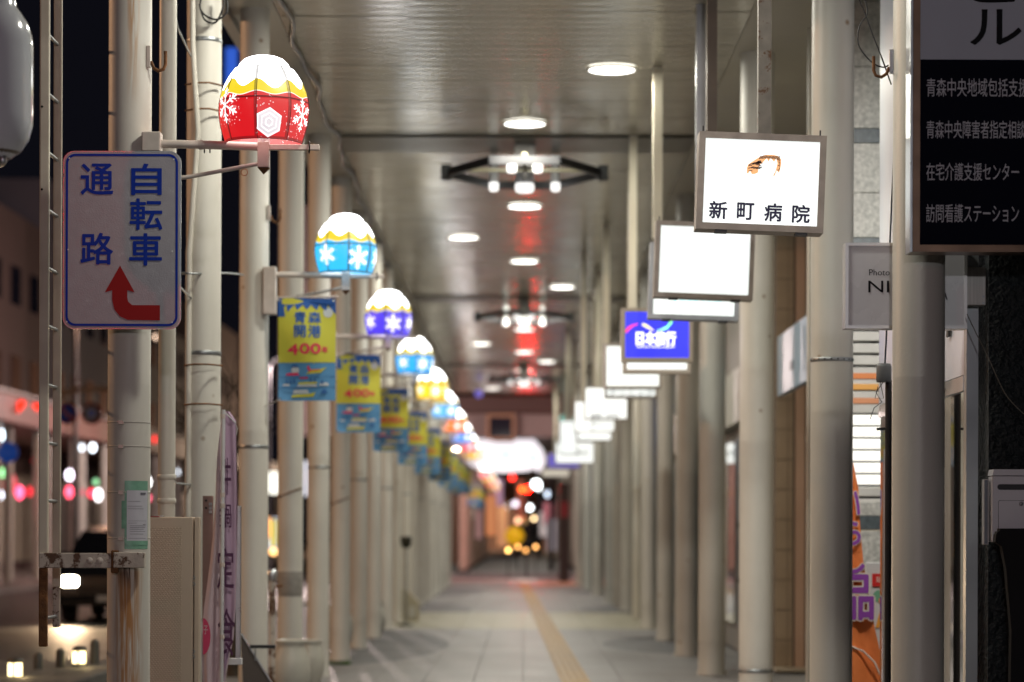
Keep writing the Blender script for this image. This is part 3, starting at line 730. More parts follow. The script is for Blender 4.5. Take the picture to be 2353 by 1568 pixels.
# extra slim posts and pipes among them
for i,(px,d,wd) in enumerate([(1600,29.0,24),(1465,37.5,22),(1418,44,18),(1860,17.5,14)]):
    x=at(px,1000,d)[0]; t=thing('downpipe','slim grey pipe %s'%('standing behind the fourth wall-side column','between the seventh and eighth wall-side columns','beside the ninth wall-side column','on the left flank of the strapped column')[i],'pipe',(x,d,0),group='pipes on the shop side')
    MB().cyl(0,0,0,5,S(wd,d)/2,16).build('pipe',M_PIPE,t)
    MB().lathe([(S(wd,d)*.58,2),(S(wd,d)*.58,2.05)],16).build('collar',M_PIPE,t)

# ============================================================ LIGHTBOX SIGNS
M_LB=emat('lightbox_white',(.89,.965,.94),.97); M_LB2=emat('lightbox_white_far',(.95,1,.97),1.0)
M_INK=mat('ink_navy',(.012,.010,.06),.4)
M_FR2=mat('grey_sign_frame',(.36,.36,.38),.4,.6,var=.15)
M_FR3=mat('beige_sign_frame',(.50,.43,.34),.45,.2,var=.12,rust=.2)
M_BLF=emat('lightbox_blue',(.03,.035,.85),1.0)
M_POSTR=mat('spotted_rust_post',(.20,.18,.155),.5,.2,var=.25,vscale=14,rust=.62)
M_POSTC=mat('cream_post',(.62,.57,.45),.4,var=.1,dirt=.4)
def lightbox(px0,px1,py0,py1,d,label,face=M_LB,frame=M_FRAME,fw=12,roll=0,post=M_POSTC,pw=.05,ptop=ZC,poff=0,thick=.16,clips=True):
    xc,_,zc=at((px0+px1)/2,(py0+py1)/2,d); W=S(px1-px0,d); Ht=S(py1-py0,d)
    t=thing('lightbox_sign',label,'sign',(xc,d,zc),group='lit box signs hanging on the shop side')
    t.rotation_euler=(0,roll,0)
    f=S(fw,d)
    MB().ring(-W/2,W/2,-Ht/2,Ht/2,f,-.004,thick).build('frame',frame,t)
    MB().box(-W/2+f,W/2-f,.006,thick-.006,-Ht/2+f,Ht/2-f).build('face',face,t)
    if clips:
        for sx_ in (-.3,.33): MB().box(sx_*W-.03,sx_*W+.03,.0,.07,-Ht/2-.014,-Ht/2-.001).build('clip',M_DARKM,t)
        for sx_ in (-.47,.45): MB().tube([(sx_*W,.02,Ht/2-.002),(sx_*W,.02,Ht/2+.03)],.004,6).build('eye_bolt',M_DARKM,t)
    c_,s_=math.cos(roll),math.sin(roll)
    po=MB().box(-pw/2,pw/2,thick/2-pw/2,thick/2+pw/2,0,ptop-zc-Ht/2).build('post',post,t,(poff,0,Ht/2)); po.rotation_euler=(0,-roll,0)
    return t,W,Ht,f
t,W,Ht,f=lightbox(1603,1896,307,531,12.3,'lit white sign with nurse drawing and four dark kanji, nearest on the right',fw=15,roll=.036,post=M_POSTR,pw=S(30,12.3),poff=.012)
def q(px,py): return (S(px-1749.5,12.3),S(419-py,12.3))
def bx4(x0,x1,y0,y1): a=q(x0,y1); b2=q(x1,y0); return (a[0],b2[0],a[1],b2[1])
for ch,bb in zip('新町病院',((1633,1673,470,509),(1697,1735,471,509),(1760,1799,470,510),(1824,1863,471,511))):
    text(ch,bx4(bb[0],bb[1],bb[2]-3,bb[3]-3),.0045,M_INK,t,bold=.035)
M_HAIR=mat('hair_print',(.5,.25,.1),.5,emit=(.85,.42,.18),estr=.9); M_LINE=mat('faint_line',(.5,.5,.5),.5,emit=(.62,.66,.66),estr=1.0)
Z3=.3265*.5745  # zoom -> P factor helper for the drawing (zoom image scaled 3.267x)
def zq(zx,zy): # pixel in the zoom of region [2700,480..] -> local
    return q((2700+zx/3.267)*.57446-0,(480+zy/3.267)*.57446)
hair=[(1380,560),(1375,500),(1330,460),(1250,448),(1170,455),(1100,480),(1040,520),(985,560),(945,590),(932,640),(935,700),(955,712),(965,670),(985,680),(1000,715),(1040,708),(1080,690),(1085,640),(1110,580),(1150,540),(1190,495),(1210,545),(1240,490),(1285,545),(1310,490),(1330,560),(1315,630),(1280,725),(1300,722),(1325,650),(1355,685),(1372,620)]
from mathutils.geometry import tessellate_polygon
hv=[(zq(a,b2)[0],.0045,zq(a,b2)[1]) for a,b2 in hair]; me=bpy.data.meshes.new('hair_print'); me.from_pydata(hv,[],[tuple(q_) for q_ in tessellate_polygon([[Vector((v[0],v[2],0)) for v in hv]])]); me.update()
obj('hair_print',me,M_HAIR,t)
def strokes(mb,lst,w_,y):
    for L_ in lst:
        for a,b2 in zip(L_,L_[1:]):
            p,r_=zq(*a),zq(*b2); dx,dz=r_[0]-p[0],r_[1]-p[1]; l=math.hypot(dx,dz) or 1; nx,nz=-dz/l*w_,dx/l*w_
            mb.flat([(p[0]+nx,p[1]+nz),(p[0]-nx,p[1]-nz),(r_[0]-nx,r_[1]-nz),(r_[0]+nx,r_[1]+nz)],y)
    return mb
hs=[]
for k in range(26):
    a=random.uniform(0,1); zx=950+a*150; zy=585+random.uniform(0,115)-a*60; hs.append([(zx,zy),(zx+28,zy-10),(zx+50,zy-5)])
for k in range(14):
    zx=1090+k*19; hs.append([(zx,500-10*math.sin(k/4)+12),(zx+22,462+random.uniform(-3,8))])
for k in range(8): hs.append([(1335+random.uniform(-8,25),510+k*20),(1365,500+k*20)])
tag(strokes(MB(),hs,.0022,.0040).build('hair_strand',mat('strand_ink',(.03,.01,.03),.5),t),kind='stuff')
face=[[(1110,580),(1085,640),(1100,700),(1150,730),(1210,738),(1270,725),(1305,670),(1320,600)],[(930,440),(1020,370),(1120,330),(1220,320),(1320,342),(1330,455)],[(1145,368),(1200,366)],[(1150,382),(1205,380)],[(1158,395),(1205,394)],[(1165,408),(1200,406)],[(1280,370),(1325,373)],[(1282,385),(1325,388)],[(1282,398),(1322,402)],[(1280,410),(1318,414)],
 [(1160,590),(1180,600)],[(1260,600),(1280,612)],[(1180,678),(1230,670)],[(1030,760),(1040,800),(1130,720)],[(1265,790),(1300,930),(1345,1130)],[(1270,830),(1360,885)],[(860,1110),(805,1195),(900,1225),(1000,1215),(1080,1228),(1150,1210),(1230,1228)],[(1215,390),(1225,365),(1245,352),(1265,368),(1270,395),(1250,418),(1225,415),(1215,390)]]
[strokes(MB(),[f_],.0016,.0042).build('nurse_outline',M_LINE,t) for f_ in face]

t,W,Ht,f=lightbox(1505,1733,511,686,16.0,'lit white sign with faint thin letters, overlapped by the hospital sign',fw=11,roll=.036,post=mat('brown_post',(.20,.16,.13),.5,.3,var=.2,rust=.3),pw=S(24,16),poff=S(14,16))
M_FAINT=mat('faint_letter',(.5,.5,.4),.5,emit=(.72,.80,.66),estr=1.0)
text('L',(-W*.34,-W*.31,Ht*.20,Ht*.31),.0045,M_FAINT,t); text('E',(W*.30,W*.345,Ht*.19,Ht*.30),.0045,M_FAINT,t)
t,W,Ht,f=lightbox(1492,1700,560,735,16.8,'lit white sign with grey frame and pale blue letters, mostly hidden by another sign',frame=M_FR2,fw=11,roll=.03,post=M_FR2,pw=S(22,16.8),poff=S(12,16.8))
text('ADERANS',(-W*.25,W*.30,-Ht*.36,-Ht*.24),.0045,mat('pale_cyan',(.3,.6,.6),.5,emit=(.55,.95,1),estr=1.0),t,keep=False)
t,W,Ht,f=lightbox(1428,1592,708,831,19.1,'blue lit sign with white kanji and rainbow arcs on the shop side',face=M_BLF,frame=M_FR3,fw=9,post=M_POSTC,pw=S(21,19.1),poff=S(1,19.1),clips=False)
M_WTX=emat('white_letter',(1,1,1),1.6)
text('日本旅行',(-W*.29,W*.26,-Ht*.19,Ht*.06),.0045,M_WTX,t,bold=.05)
text('NIPPON TRAVEL AGENCY',(-W*.28,W*.25,-Ht*.245,-Ht*.205),.0045,M_WTX,t,bold=.02)
def arc(mb,p0,p1,p2,w0,y):
    prev=None
    for i in range(11):
        s_=i/10; x=(1-s_)**2*p0[0]+2*s_*(1-s_)*p1[0]+s_*s_*p2[0]; z=(1-s_)**2*p0[1]+2*s_*(1-s_)*p1[1]+s_*s_*p2[1]
        dx=2*(1-s_)*(p1[0]-p0[0])+2*s_*(p2[0]-p1[0]); dz=2*(1-s_)*(p1[1]-p0[1])+2*s_*(p2[1]-p1[1]); l=math.hypot(dx,dz)
        w_=w0*(.45+.55*math.sin(PI*min(1,s_+.15))); a=(x-dz/l*w_,z+dx/l*w_); b2=(x+dz/l*w_,z-dx/l*w_)
        if prev: mb.flat([prev[0],prev[1],b2,a],y)
        prev=(a,b2)
    return mb
for nm,c_,pp in (('pink_arc',(.9,.05,.25),((-.44,.04),(-.40,.16),(-.27,.20))),('yellow_arc',(1,.85,.35),((-.21,.20),(-.13,.15),(-.05,.08))),('green_arc',(.25,.95,.35),((.20,.27),(.19,.20),(.12,.12))),('cyan_arc',(.3,.8,1),((.15,.15),(.10,.10),(.0,.08)))):
    arc(MB(),*[(a*W,b2*Ht) for a,b2 in pp],.012,.0045).build(nm,emat(nm,c_,1.2),t)
t,W,Ht,f=lightbox(1432,1587,748,858,20.6,'white lit sign hidden behind the blue sign, only its lower strip showing',frame=M_FR3,fw=9,clips=False,pw=.06)
t,W,Ht,f=lightbox(1388,1520,790,893,22.4,'white lit sign left of and behind the blue sign, with rusty brown frame',frame=M_FRAME,fw=6,clips=False,pw=S(18,22.4))
t,W,Ht,f=lightbox(1390,1510,825,915,24.5,'white lit sign with dark row of characters, its bottom strip below the brown framed one',fw=5,clips=False,pw=.07)
text('クリニック',(-W*.42,W*.42,-Ht*.44,-Ht*.28),.0045,M_INK,t,bold=.02)
t,W,Ht,f=lightbox(1343,1443,889,965,29,'white lit sign with dark lettering at its foot, fourth cluster of lightboxes',face=M_LB2,fw=3,clips=False,pw=.08)
text('薬局',(-W*.4,W*.3,-Ht*.47,-Ht*.30),.0045,M_INK,t)
lightbox(1320,1362,922,993,32,'narrow white lit sign, left neighbour of the fourth lightbox cluster',face=M_LB2,fw=2,clips=False,pw=.07)
t,W,Ht,f=lightbox(1338,1413,945,993,34,'small wide white lit sign beneath the fourth lightbox cluster',face=M_LB2,fw=3,clips=False,pw=.07)
text('OFFICE',(-W*.4,W*.4,-Ht*.3,Ht*.0),.0045,mat('grey_ink',(.2,.2,.2),.5),t)
lightbox(1326,1406,985,1014,36,'small flat white lit sign, lowest strip of the fourth cluster',face=M_LB2,fw=3,clips=False,pw=.07)
lightbox(1285,1326,966,1045,44,'bright narrow white lit sign standing far down the arcade',face=M_LB2,fw=2,clips=False,pw=.08)
t,W,Ht,f=lightbox(1275,1366,1015,1066,47,'wide white lit sign with grey print, last of the white lightboxes',face=M_LB2,fw=3,clips=False,pw=.08)
text('本町薬局',(-W*.35,W*.35,-Ht*.2,Ht*.2),.0045,mat('grey_ink2',(.25,.28,.28),.5),t)
lightbox(1256,1335,1040,1078,58,'dim blue lit sign at the far end of the shop side',face=emat('dim_blue',(.10,.08,.42),.9),fw=4,clips=False,pw=.08)
lightbox(1244,1310,1078,1096,61,'pale low lit sign below the dim blue sign at the far end',face=emat('pale_cream',(.7,.65,.55),.6),fw=2,clips=False,pw=.08)

# ============================================================ NEAR RIGHT: signs, black wall, window
# dark care-centre sign
d=10.65; X0,_,Zb=at(2097,579,d)
t=thing('care_centre_sign','large dark navy sign with white Japanese lines in a brown frame, top right','sign',(X0,d,Zb))
Ws=S(430,d); Hs=S(760,d); fr=S(16,d)
MB().ring(0,Ws,0,Hs,fr,-.006,.13).build('frame',M_BRNAL,t)
MB().box(-.012,-.002,-.004,.128,.0,Hs).build('side_trim',M_ALU,t)
M_NAVY=mat('navy_panel',(.003,.004,.012),.6,spec=.05); M_PALE=mat('pale_panel',(.44,.47,.54),.4,var=.05)
zsp=S(579-137,d)
MB().box(fr,Ws-fr,.004,.12,fr,zsp).build('lower_panel',M_NAVY,t); MB().box(fr,Ws-fr,.004,.12,zsp+.001,Hs-fr).build('upper_panel',M_PALE,t)
MB().box(0,Ws,.122,.128,0.0,Hs).build('back_sheet',M_DARKM,t)
M_SIGNTX=mat('pale_letter',(.50,.51,.55),.5); M_BLK=mat('black_letter',(.006,.006,.008),.5,spec=.1)
def kb(x0,x1,y0,y1): return (S(x0-2097,d),S(x1-2097,d),S(579-y1,d),S(579-y0,d))
for s_,(a,b2,c_,e_) in (('青森中央地域包括支援センター',(2128,2455,180,222)),('青森中央障害者指定相談支援事業所',(2128,2460,277,318)),('在宅介護支援センター',(2128,2341,374,415)),('訪問看護ステーション',(2128,2341,469,511))):
    text(s_,kb(a,b2,c_,e_),.0015,M_SIGNTX,t,bold=.008)
text('ル',kb(2229,2345,22,102),.0015,M_BLK,t,bold=.02)
text('ビ',kb(2229,2345,-95,4),.0015,M_BLK,t,bold=.02)
# Photo NI A sign
d=11.2; X0,_,Zb=at(1942,755,d); Ws=S(280,d); Hs=S(197,d)
t=thing('photo_studio_sign','pale grey unlit sign lettered Photo, half hidden behind the near right column','sign',(X0,d,Zb))
MB().ring(0,Ws,0,Hs,S(7,d),-.004,.10).build('frame',mat('silver_frame',(.6,.59,.58),.35,.7,var=.1),t)
MB().box(S(7,d),Ws-S(7,d),.003,.095,S(7,d),Hs-S(7,d)).build('face',mat('grey_acrylic',(.62,.62,.66),.25,var=.08,vscale=4),t)
text('Photo',(S(52,d),S(105,d),S(755-633,d),S(755-619,d)),-.0005+.002,M_BLK,t,keep=True)
text('NI',(S(53,d),S(101,d),S(755-672,d),S(755-645,d)),.0015,M_BLK,t)
text('N',(S(118,d),S(140,d),S(755-672,d),S(755-645,d)),.0015,M_BLK,t)
text('A',(S(217,d),S(235,d),S(755-688,d),S(755-661,d)),.0015,M_BLK,t)
MB().bbox(Ws+.002,Ws+S(45,d),.02,.07,S(755-700,d),S(755-612,d),.003).build('bracket',mat('zinc_plate',(.42,.41,.38),.4,.5,var=.2,stretch=(30,1,1)),t)
for z in (703,688,617):
    MB().lathe([(0,0),(.006,0),(.006,.003)],8).build('screw',M_STRAP,t,(Ws+S(39,d),.019,S(755-z+8,d))).rotation_euler=(PI/2,0,0)
# black wall building
XC=at(2272,900,11.2)[0]
M_BWALL=mat('black_stucco',(.008,.013,.015),.5,var=.4,vscale=9,bump=1.0,bscale=38,spec=.4)
for n_ in M_BWALL.node_tree.nodes:
    if n_.type=='BUMP': n_.inputs['Distance'].default_value=.04
b=thing('black_wall_shop','shop with black rough stucco corner and aluminium framed window at the right','building',(XC,11.2,0))
MB().box(0,3.5,0,.31,0,5.6).build('wall',M_BWALL,b)
gx=-.085
MB().box(gx,gx+.055,.10,.17,0,4.9).build('window_frame',mat('frame_grey',(.34,.36,.37),.32,.5,var=.06),b)
MB().box(gx-.002,gx+.03,.175,2.9,2.02,2.09).build('transom',M_ALU,b)
MB().box(gx+.012,gx+.02,.172,2.9,.12,2.018).build('glass_pane',mat('dark_glass',(.02,.022,.024),.02,spec=1.0,coat=1.0,metal=.35),b)
MB().box(gx+.002,gx+.03,.172,2.9,2.095,4.9).build('fascia_panel',mat('fascia_white',(.74,.78,.9),.35),b)
MB().box(gx-.01,gx+.03,.172,2.9,0,.118).build('plinth',mat('cream_step',(.5,.45,.34),.6),b)
MB().bbox(gx-.016,gx-.004,.50,.56,2.3,2.52,.004).build('bracket',M_DARKM,b)
MB().box(gx+.5,gx+.6,.32,3.0,0,4.9).build('inner_wall',mat('inner_dark',(.05,.05,.05),.8),b)
# mailbox
d=11.1; X0,_,Zb=at(2279,1246,d); Wm=S(150,d); Hm=S(167,d)
t=thing('mailbox','white metal mailbox with dark slot on the black wall','mailbox',(X0,11.195,Zb))
M_MB=mat('mailbox_white',(.72,.71,.73),.35,var=.05)
MB().bbox(0,Wm,-.10,0,0,Hm-.03,.006).build('body',M_MB,t)
MB().prism([(-.002,Hm-.028),(Wm+.002,Hm-.028),(Wm+.002,Hm),(0.004,Hm)],-.115,0).build('lid',M_MB,t)
MB().prism(rrect(S(12,d),Wm-S(12,d),S(120,d),S(133,d),S(6,d)),-.1015,-.0985).build('slot',M_BLACK,t)
MB().prism(rrect(S(14,d),Wm-S(14,d),S(22,d),S(96,d),S(4,d)),-.1014,-.099).build('door_gap',mat('gap_grey',(.08,.08,.08),.6),t)
MB().prism(rrect(S(15,d),Wm-S(15,d),S(23,d),S(95,d),S(4,d)),-.103,-.099).build('door',M_MB,t)
MB().lathe([(.009,0),(.009,.006),(0,.007)],14).build('lock',M_ALU,t,(S(66,d),-.103,S(88,d))).rotation_euler=(PI/2,0,0)
x_,_,z_=at(2291,1246,10.98)
pts=[(0,0),(.004,.035),(.008,.04),(.010,.048),(.02,.050),(.0205,.062),(.30,.064),(.30,-.75),(.07,-.75),(.075,-.4),(.05,-.12),(.03,-.02)]
tag(MB().prism(pts,-.01,.05).build('black_cover',mat('matt_black',(.004,.004,.005),.9,var=.2),loc=(x_,11.03,z_)),'matt black cover with ragged edge hiding the foot of the mailbox','cover')
# narrow acrylic plate
x_,_,z_=at(2244,1251,11.3)
t=thing('plate_holder','narrow clear plate holder with pale rim on the edge of the black wall','holder',(x_+.003,11.19,z_),rz=-.0)
MB().ring(0,.022,0,.30,.003,-.05,-.002).build('rim',mat('pale_rim',(.6,.57,.55),.4),t); MB().box(.003,.019,-.045,-.01,.003,.297).build('pane',mat('grey_gloss',(.25,.28,.31),.06,spec=1.0),t)
wire('sagging_wire','thin pale wire sagging diagonally down the black wall',[at(2222,722,11.1),at(2245,770,11.08),at(2270,820,11.05),at(2310,905,11.05),at(2353,952,11.05)],.0022,mat('wire_tan',(.16,.15,.12),.6))
# wires near the top between the columns
wire('looped_wire','loop of thin black wire beside the near right column',[at(x,y,11.6) for x,y in ((1985,-8),(1993,30),(1975,60),(1972,100),(1990,130),(2010,148),(2030,155),(2042,150))],.0035)
wire('crossing_wire','straight black wire falling behind the near right column',[at(x,y,11.6) for x,y in ((1970,-8),(1985,25),(2005,80),(2025,130),(2048,195))],.0035)

# black pole with cap, behind the column
x_=at(2041,1200,12.6)[0]
t=thing('black_pole','thin black pole topped by a grey cap, just left of the thick right column','pole',(x_,12.6,0))
MB().tube([(0,0,0),(0,0,H+S(1222-872,12.6))],S(8,12.6),12).build('shaft',M_BLACK,t)
z0=H+S(1222-874,12.6); MB().lathe([(.036,z0-.005),(.040,z0),(.040,z0+.075),(.034,z0+.092),(0,z0+.094)],20,-.025,0).build('cap',mat('cap_grey',(.12,.13,.14),.5),t)
MB().tube([(-.03,-.03,z0),(-.07,-.03,z0-.06),(-.04,-.03,z0-.11),(-.08,-.03,z0-.14),(-.1,-.03,z0-.2)],.0025,5).tube([(-.05,-.03,z0),(-.03,-.03,z0-.09),(-.075,-.03,z0-.09),(-.06,-.03,z0-.03)],.0022,5).build('loose_wire',M_BLACK,t)
MB().tube([(0,0,H+S(1222-982,12.6)),(-.062,0,H+S(1222-984,12.6))],.007,8).build('peg',M_BLACK,t)
wire('feed_cable','thin dark cable rising from the grey cap on the black pole',[(x_-.02,12.6,z0+.09),(x_-.012,12.6,z0+.25),(x_-.008,12.58,z0+.5),(x_+.01,12.5,z0+1.2)],.005,mat('cable_navy',(.02,.03,.05),.5))

# granite shop wall with shutter
d=15.8; XG=at(1935,1000,d)[0]
g=thing('granite_shop','shop front of speckled pale granite with a lit slatted shutter, behind the black pole','building',(XG,d,0))
M_GR=mat('granite',(.52,.51,.47),.55,var=.35,vscale=38,bump=.1,bscale=90); M_GRD=mat('granite_dark_band',(.09,.11,.12),.4,var=.4,vscale=30)
def gz(py): return H+S(1222-py,d)
bands=[(5.0,gz(0),M_GR),(gz(0)-.004,gz(150),M_GR),(gz(150)-.004,gz(292),M_GR),(gz(292)-.003,gz(326),M_GRD),(gz(326)-.003,gz(440),M_GR),(gz(440)-.004,gz(543),M_GR),(gz(543)-.003,gz(562),M_GRD),(gz(562)-.003,gz(752),M_GR)]
for a,b2,m in bands: MB().bbox(0,1.2,0,.25,b2,a,.003).build('stone_block',m,g)
for a,b2,m in [(gz(1152),gz(1182),M_GR),(gz(1182)-.003,gz(1215),M_GRD),(gz(1218),gz(1365),M_GR),(gz(1365)-.004,0,M_GR)]: MB().bbox(0,1.2,0,.25,b2,a,.003).build('stone_block',m,g)
MB().box(0,1.2,.06,.25,gz(1152)+.002,gz(752)-.002).build('shutter_backing',mat('shutter_dark',(.15,.15,.15),.6),g)
M_SL=mat('shutter_slat',(.62,.60,.56),.4,var=.1,vscale=6); M_SLB=mat('shutter_slat_painted_glow',(.75,.74,.70),.4,emit=(1,.97,.88),estr=.9)  # middle slats emit: the bright patch of light is put into their material
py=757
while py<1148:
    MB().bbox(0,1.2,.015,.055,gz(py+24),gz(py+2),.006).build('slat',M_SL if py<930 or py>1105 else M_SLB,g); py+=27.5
for i,(c_,a,b2) in enumerate(((( .75,.25,.08),855,865),((.8,.4,.1),880,890),((.7,.3,.15),912,922))):
    MB().box(.05,.24,.008,.014,gz(b2+3),gz(a)).build('shutter_print',mat('shutter_print%d'%i,c_,.6),g)
# unseen entrance lamp, set forward to brighten the flag and granite
t=thing('entrance_light','small square light over the granite shop front, hidden by the right column','light',(2.2,13.5,3.95))
MB().bbox(-.12,.12,-.12,.12,0,.06,.01).build('housing',M_WHITE,t); MB().box(-.1,.1,-.1,.1,-.012,-.001).build('diffuser',M_LAMP,t)
MB().box(-.01,.01,-.01,.01,.061,ZC-3.95-.001).build('stem',M_DARKM,t)
light('AREA','lamp',t,(0,0,-.03),85,(1,.98,.93),.2,rot=(.45,0,0))

# orange flag in front of it
def cloth(name,outline_l,outline_r,zs,y,m,par,amp=.02,fr=20,nx=14):
    mb=MB(); vs=[];fs=[]; nz=len(zs)
    for j in range(nz):
        for i in range(nx+1):
            s_=i/nx; x=outline_l[j]+(outline_r[j]-outline_l[j])*s_
            vs.append((x,y+amp*math.sin(s_*fr+zs[j]*2.1)+amp*.5*math.sin(zs[j]*7+s_*5),zs[j]))
    for j in range(nz-1):
        for i in range(nx): a=j*(nx+1)+i; fs.append((a,a+1,a+nx+2,a+nx+1))
    return mb.add(vs,fs,True).build(name,m,par)
d=14.9; xf=at(1930,1200,d)[0]
t=thing('orange_flag','orange vertical flag with purple white-edged kana, between column and black pole','flag',(xf,d,0))
def fx(px): return S(px-1930,d)
def fz(py): return H-S(py-1222,d)
rows=[(1060,1960),(1120,1972),(1200,1976),(1290,1984),(1380,1999),(1440,2010),(1500,2024),(1560,2032),(1700,2045)]
zs=[];R_=[]
for i in range(len(rows)-1):
    for s_ in range(4):
        u=s_/4; zs.append(fz(rows[i][0]+(rows[i+1][0]-rows[i][0])*u)); R_.append(fx(rows[i][1]+(rows[i+1][1]-rows[i][1])*u))
M_ORF=mat('flag_orange',(.95,.24,.06),.6,var=.18,vscale=7)
cloth('cloth',[0]*len(zs),R_,zs,0,M_ORF,t,.012,9)
M_PUR=mat('flag_purple',(.28,.06,.38),.6); M_FLW=mat('flag_white',(.75,.65,.55),.6)
for ch,(a,b2,c_,e_) in (('い',(1935,1974,1125,1195)),('ら',(1938,1976,1195,1250)),('し',(1940,1985,1255,1315)),('品',(1935,2005,1320,1420))):
    text(ch,(fx(a),fx(b2),fz(e_),fz(c_)),-.022,M_FLW,t,bold=.10); text(ch,(fx(a),fx(b2),fz(e_),fz(c_)),-.0235,M_PUR,t,bold=.045)
MB().tube([(fx(p[0]),-.018,fz(p[1])) for p in ((1945,1478),(1985,1495),(2010,1520),(2028,1560))],.006,6).build('white_edge',M_FLW,t)
MB().tube([(-.02,.02,0),(-.02,.02,fz(1030))],.012,8).build('pole',M_WHITE,t)
# pamphlet stand with posters
d=15.3; x_=at(1995,1400,d)[0]
t=thing('poster_stand','small display stand with red notice and coloured posters beside the orange flag','display stand',(x_,d,0))
def lx(px): return S(px-1995,d)
def lz(py): return H-S(py-1222,d)
MB().bbox(lx(1990),lx(2070),.01,.03,lz(1500),lz(1290),.004).build('board',mat('board_white',(.55,.55,.54),.4),t)
MB().box(lx(2004),lx(2060),.002,.008,lz(1345),lz(1316)).build('red_notice',mat('notice_red',(.55,.02,.02),.5),t)
text('味',(lx(2014),lx(2028),lz(1338),lz(1322)),.0008,M_FLW,t)
MB().lathe([(0,0),(S(14,d),0)],20,caps=False).build('green_print',mat('print_green',(.15,.35,.22),.5),t,(lx(2020),.008,lz(1368))).rotation_euler=(PI/2,0,0)
MB().lathe([(0,0),(S(9,d),0)],20,caps=False).build('orange_print',mat('print_orange',(.7,.25,.08),.5),t,(lx(2028),.006,lz(1378))).rotation_euler=(PI/2,0,0)
MB().prism([(lx(2012),lz(1440)),(lx(2020),lz(1440)),(lx(2035),lz(1385)),(lx(2027),lz(1385))],.004,.008).build('orange_strip',mat('print_orange2',(.75,.35,.05),.5),t)
MB().prism([(lx(2022),lz(1440)),(lx(2060),lz(1440)),(lx(2060),lz(1395)),(lx(2035),lz(1392))],.003,.008).build('red_strip',mat('print_red2',(.5,.03,.03),.5),t)
MB().box(lx(1992),lx(2065),-.02,.05,0,lz(1500)).build('foot',M_DARKM,t)
MB().tube([(lx(2012),-.04,lz(1560)),(lx(2032),-.03,lz(1480))],.01,6).build('leg',M_WHITE,t)

# tiled pier building
d=23.7; XT=at(1782,1000,d)[0]
b=thing('tiled_shop','shop with beige square tiled pier and peach door frame behind the bright column','building',(XT,d,0))
M_BT=mat('beige_tile',(.36,.28,.19),.4,var=.12,vscale=5); tl=.295
MB().box(0,.19,.012,.4,0,5).build('pier_core',mat('tile_grout',(.16,.13,.10),.8),b)
for j in range(17):
    for (a,c_) in ((.0,.12),(.124,.172)):
        MB().bbox(a+.002,c_,0,.0118,j*tl+.004,(j+1)*tl-.004,.003).build('tile',M_BT,b)
MB().box(.195,.29,-.01,.4,0,5).build('door_frame',mat('peach_frame',(.55,.37,.26),.45,var=.05),b)
MB().box(.30,1.5,.1,.4,0,5).build('wall',mat('dim_wall',(.30,.29,.25),.6),b)
MB().bbox(-.02,1.5,-.3,.0-.02,0,.03,.005).build('step',mat('cream_step',(.5,.45,.34),.6),b)
# blue-grey sign on the wall
xw=2.40
t=thing('wall_sign','blue-grey sign board with vertical dark lettering mounted behind the strapped column','sign',(xw,20.3,0))
zs0,zs1=H+S(1222-870,20.8)-.03,H+S(1222-752,20.8)+.09
MB().bbox(0,.06,0,2.6,zs0,zs1,.006).build('board',mat('blue_grey_board',(.22,.32,.42),.4),t)
MB().box(-.004,-.001,.35,.42,zs0+.1,zs1-.08).build('lettering',mat('sign_slate',(.08,.12,.16),.5),t); MB().box(-.004,-.001,1.2,1.5,zs0+.17,zs0+.25).build('lettering',mat('sign_slate',(.08,.12,.16),.5),t)
MB().box(.06,.30,.6,.7,zs0+.2,zs0+.3).build('bracket',M_DARKM,t)

# shop fronts down the right side
cols=[(.30,.28,.25),(.12,.13,.16),(.34,.33,.28),(.22,.18,.15),(.36,.35,.33),(.14,.12,.12),(.30,.30,.24)]
ys=[24.3,30,35.5,41,47,53,58.5,64.3]
for i in range(7):
    y0,y1=ys[i],ys[i+1]-.02; b=thing('shop_building','%s shop front seen edge-on between the wall-side columns, %s beyond the tiled shop'%(['grey','dark blue','cream','brown','pale grey','charcoal','olive'][i],ORD[i]),'building',(2.45,y0,0),group='shop fronts along the arcade')
    L_=y1-y0; MB().box(0,2,0,L_,0,5.02).build('wall',mat('shopwall%d'%i,cols[i],.6,var=.1),b)
    MB().box(-.03,-.002,.4,L_-.4,.3,2.4).build('window',mat('dark_glass',(.02,.022,.024),.05),b)
    for yy in (.35,L_/2,L_-.4): MB().box(-.05,-.032,yy,yy+.06,.28,2.45).build('window_frame',M_ALU,b)
    MB().bbox(-.12,-.002,.2,L_-.2,2.55,3.15,.01).build('fascia',mat('fascia%d'%i,[(.5,.5,.45),(.1,.15,.4),(.5,.4,.3),(.3,.3,.3)][i%4],.5),b)
tag(MB().box(2.86,2.95,16.1,23.6,0,ZC-.003).build('side_wall',mat('olive_wall',(.30,.29,.235),.5,var=.08)),'plain olive grey return wall between granite shop and tiled pier','wall')

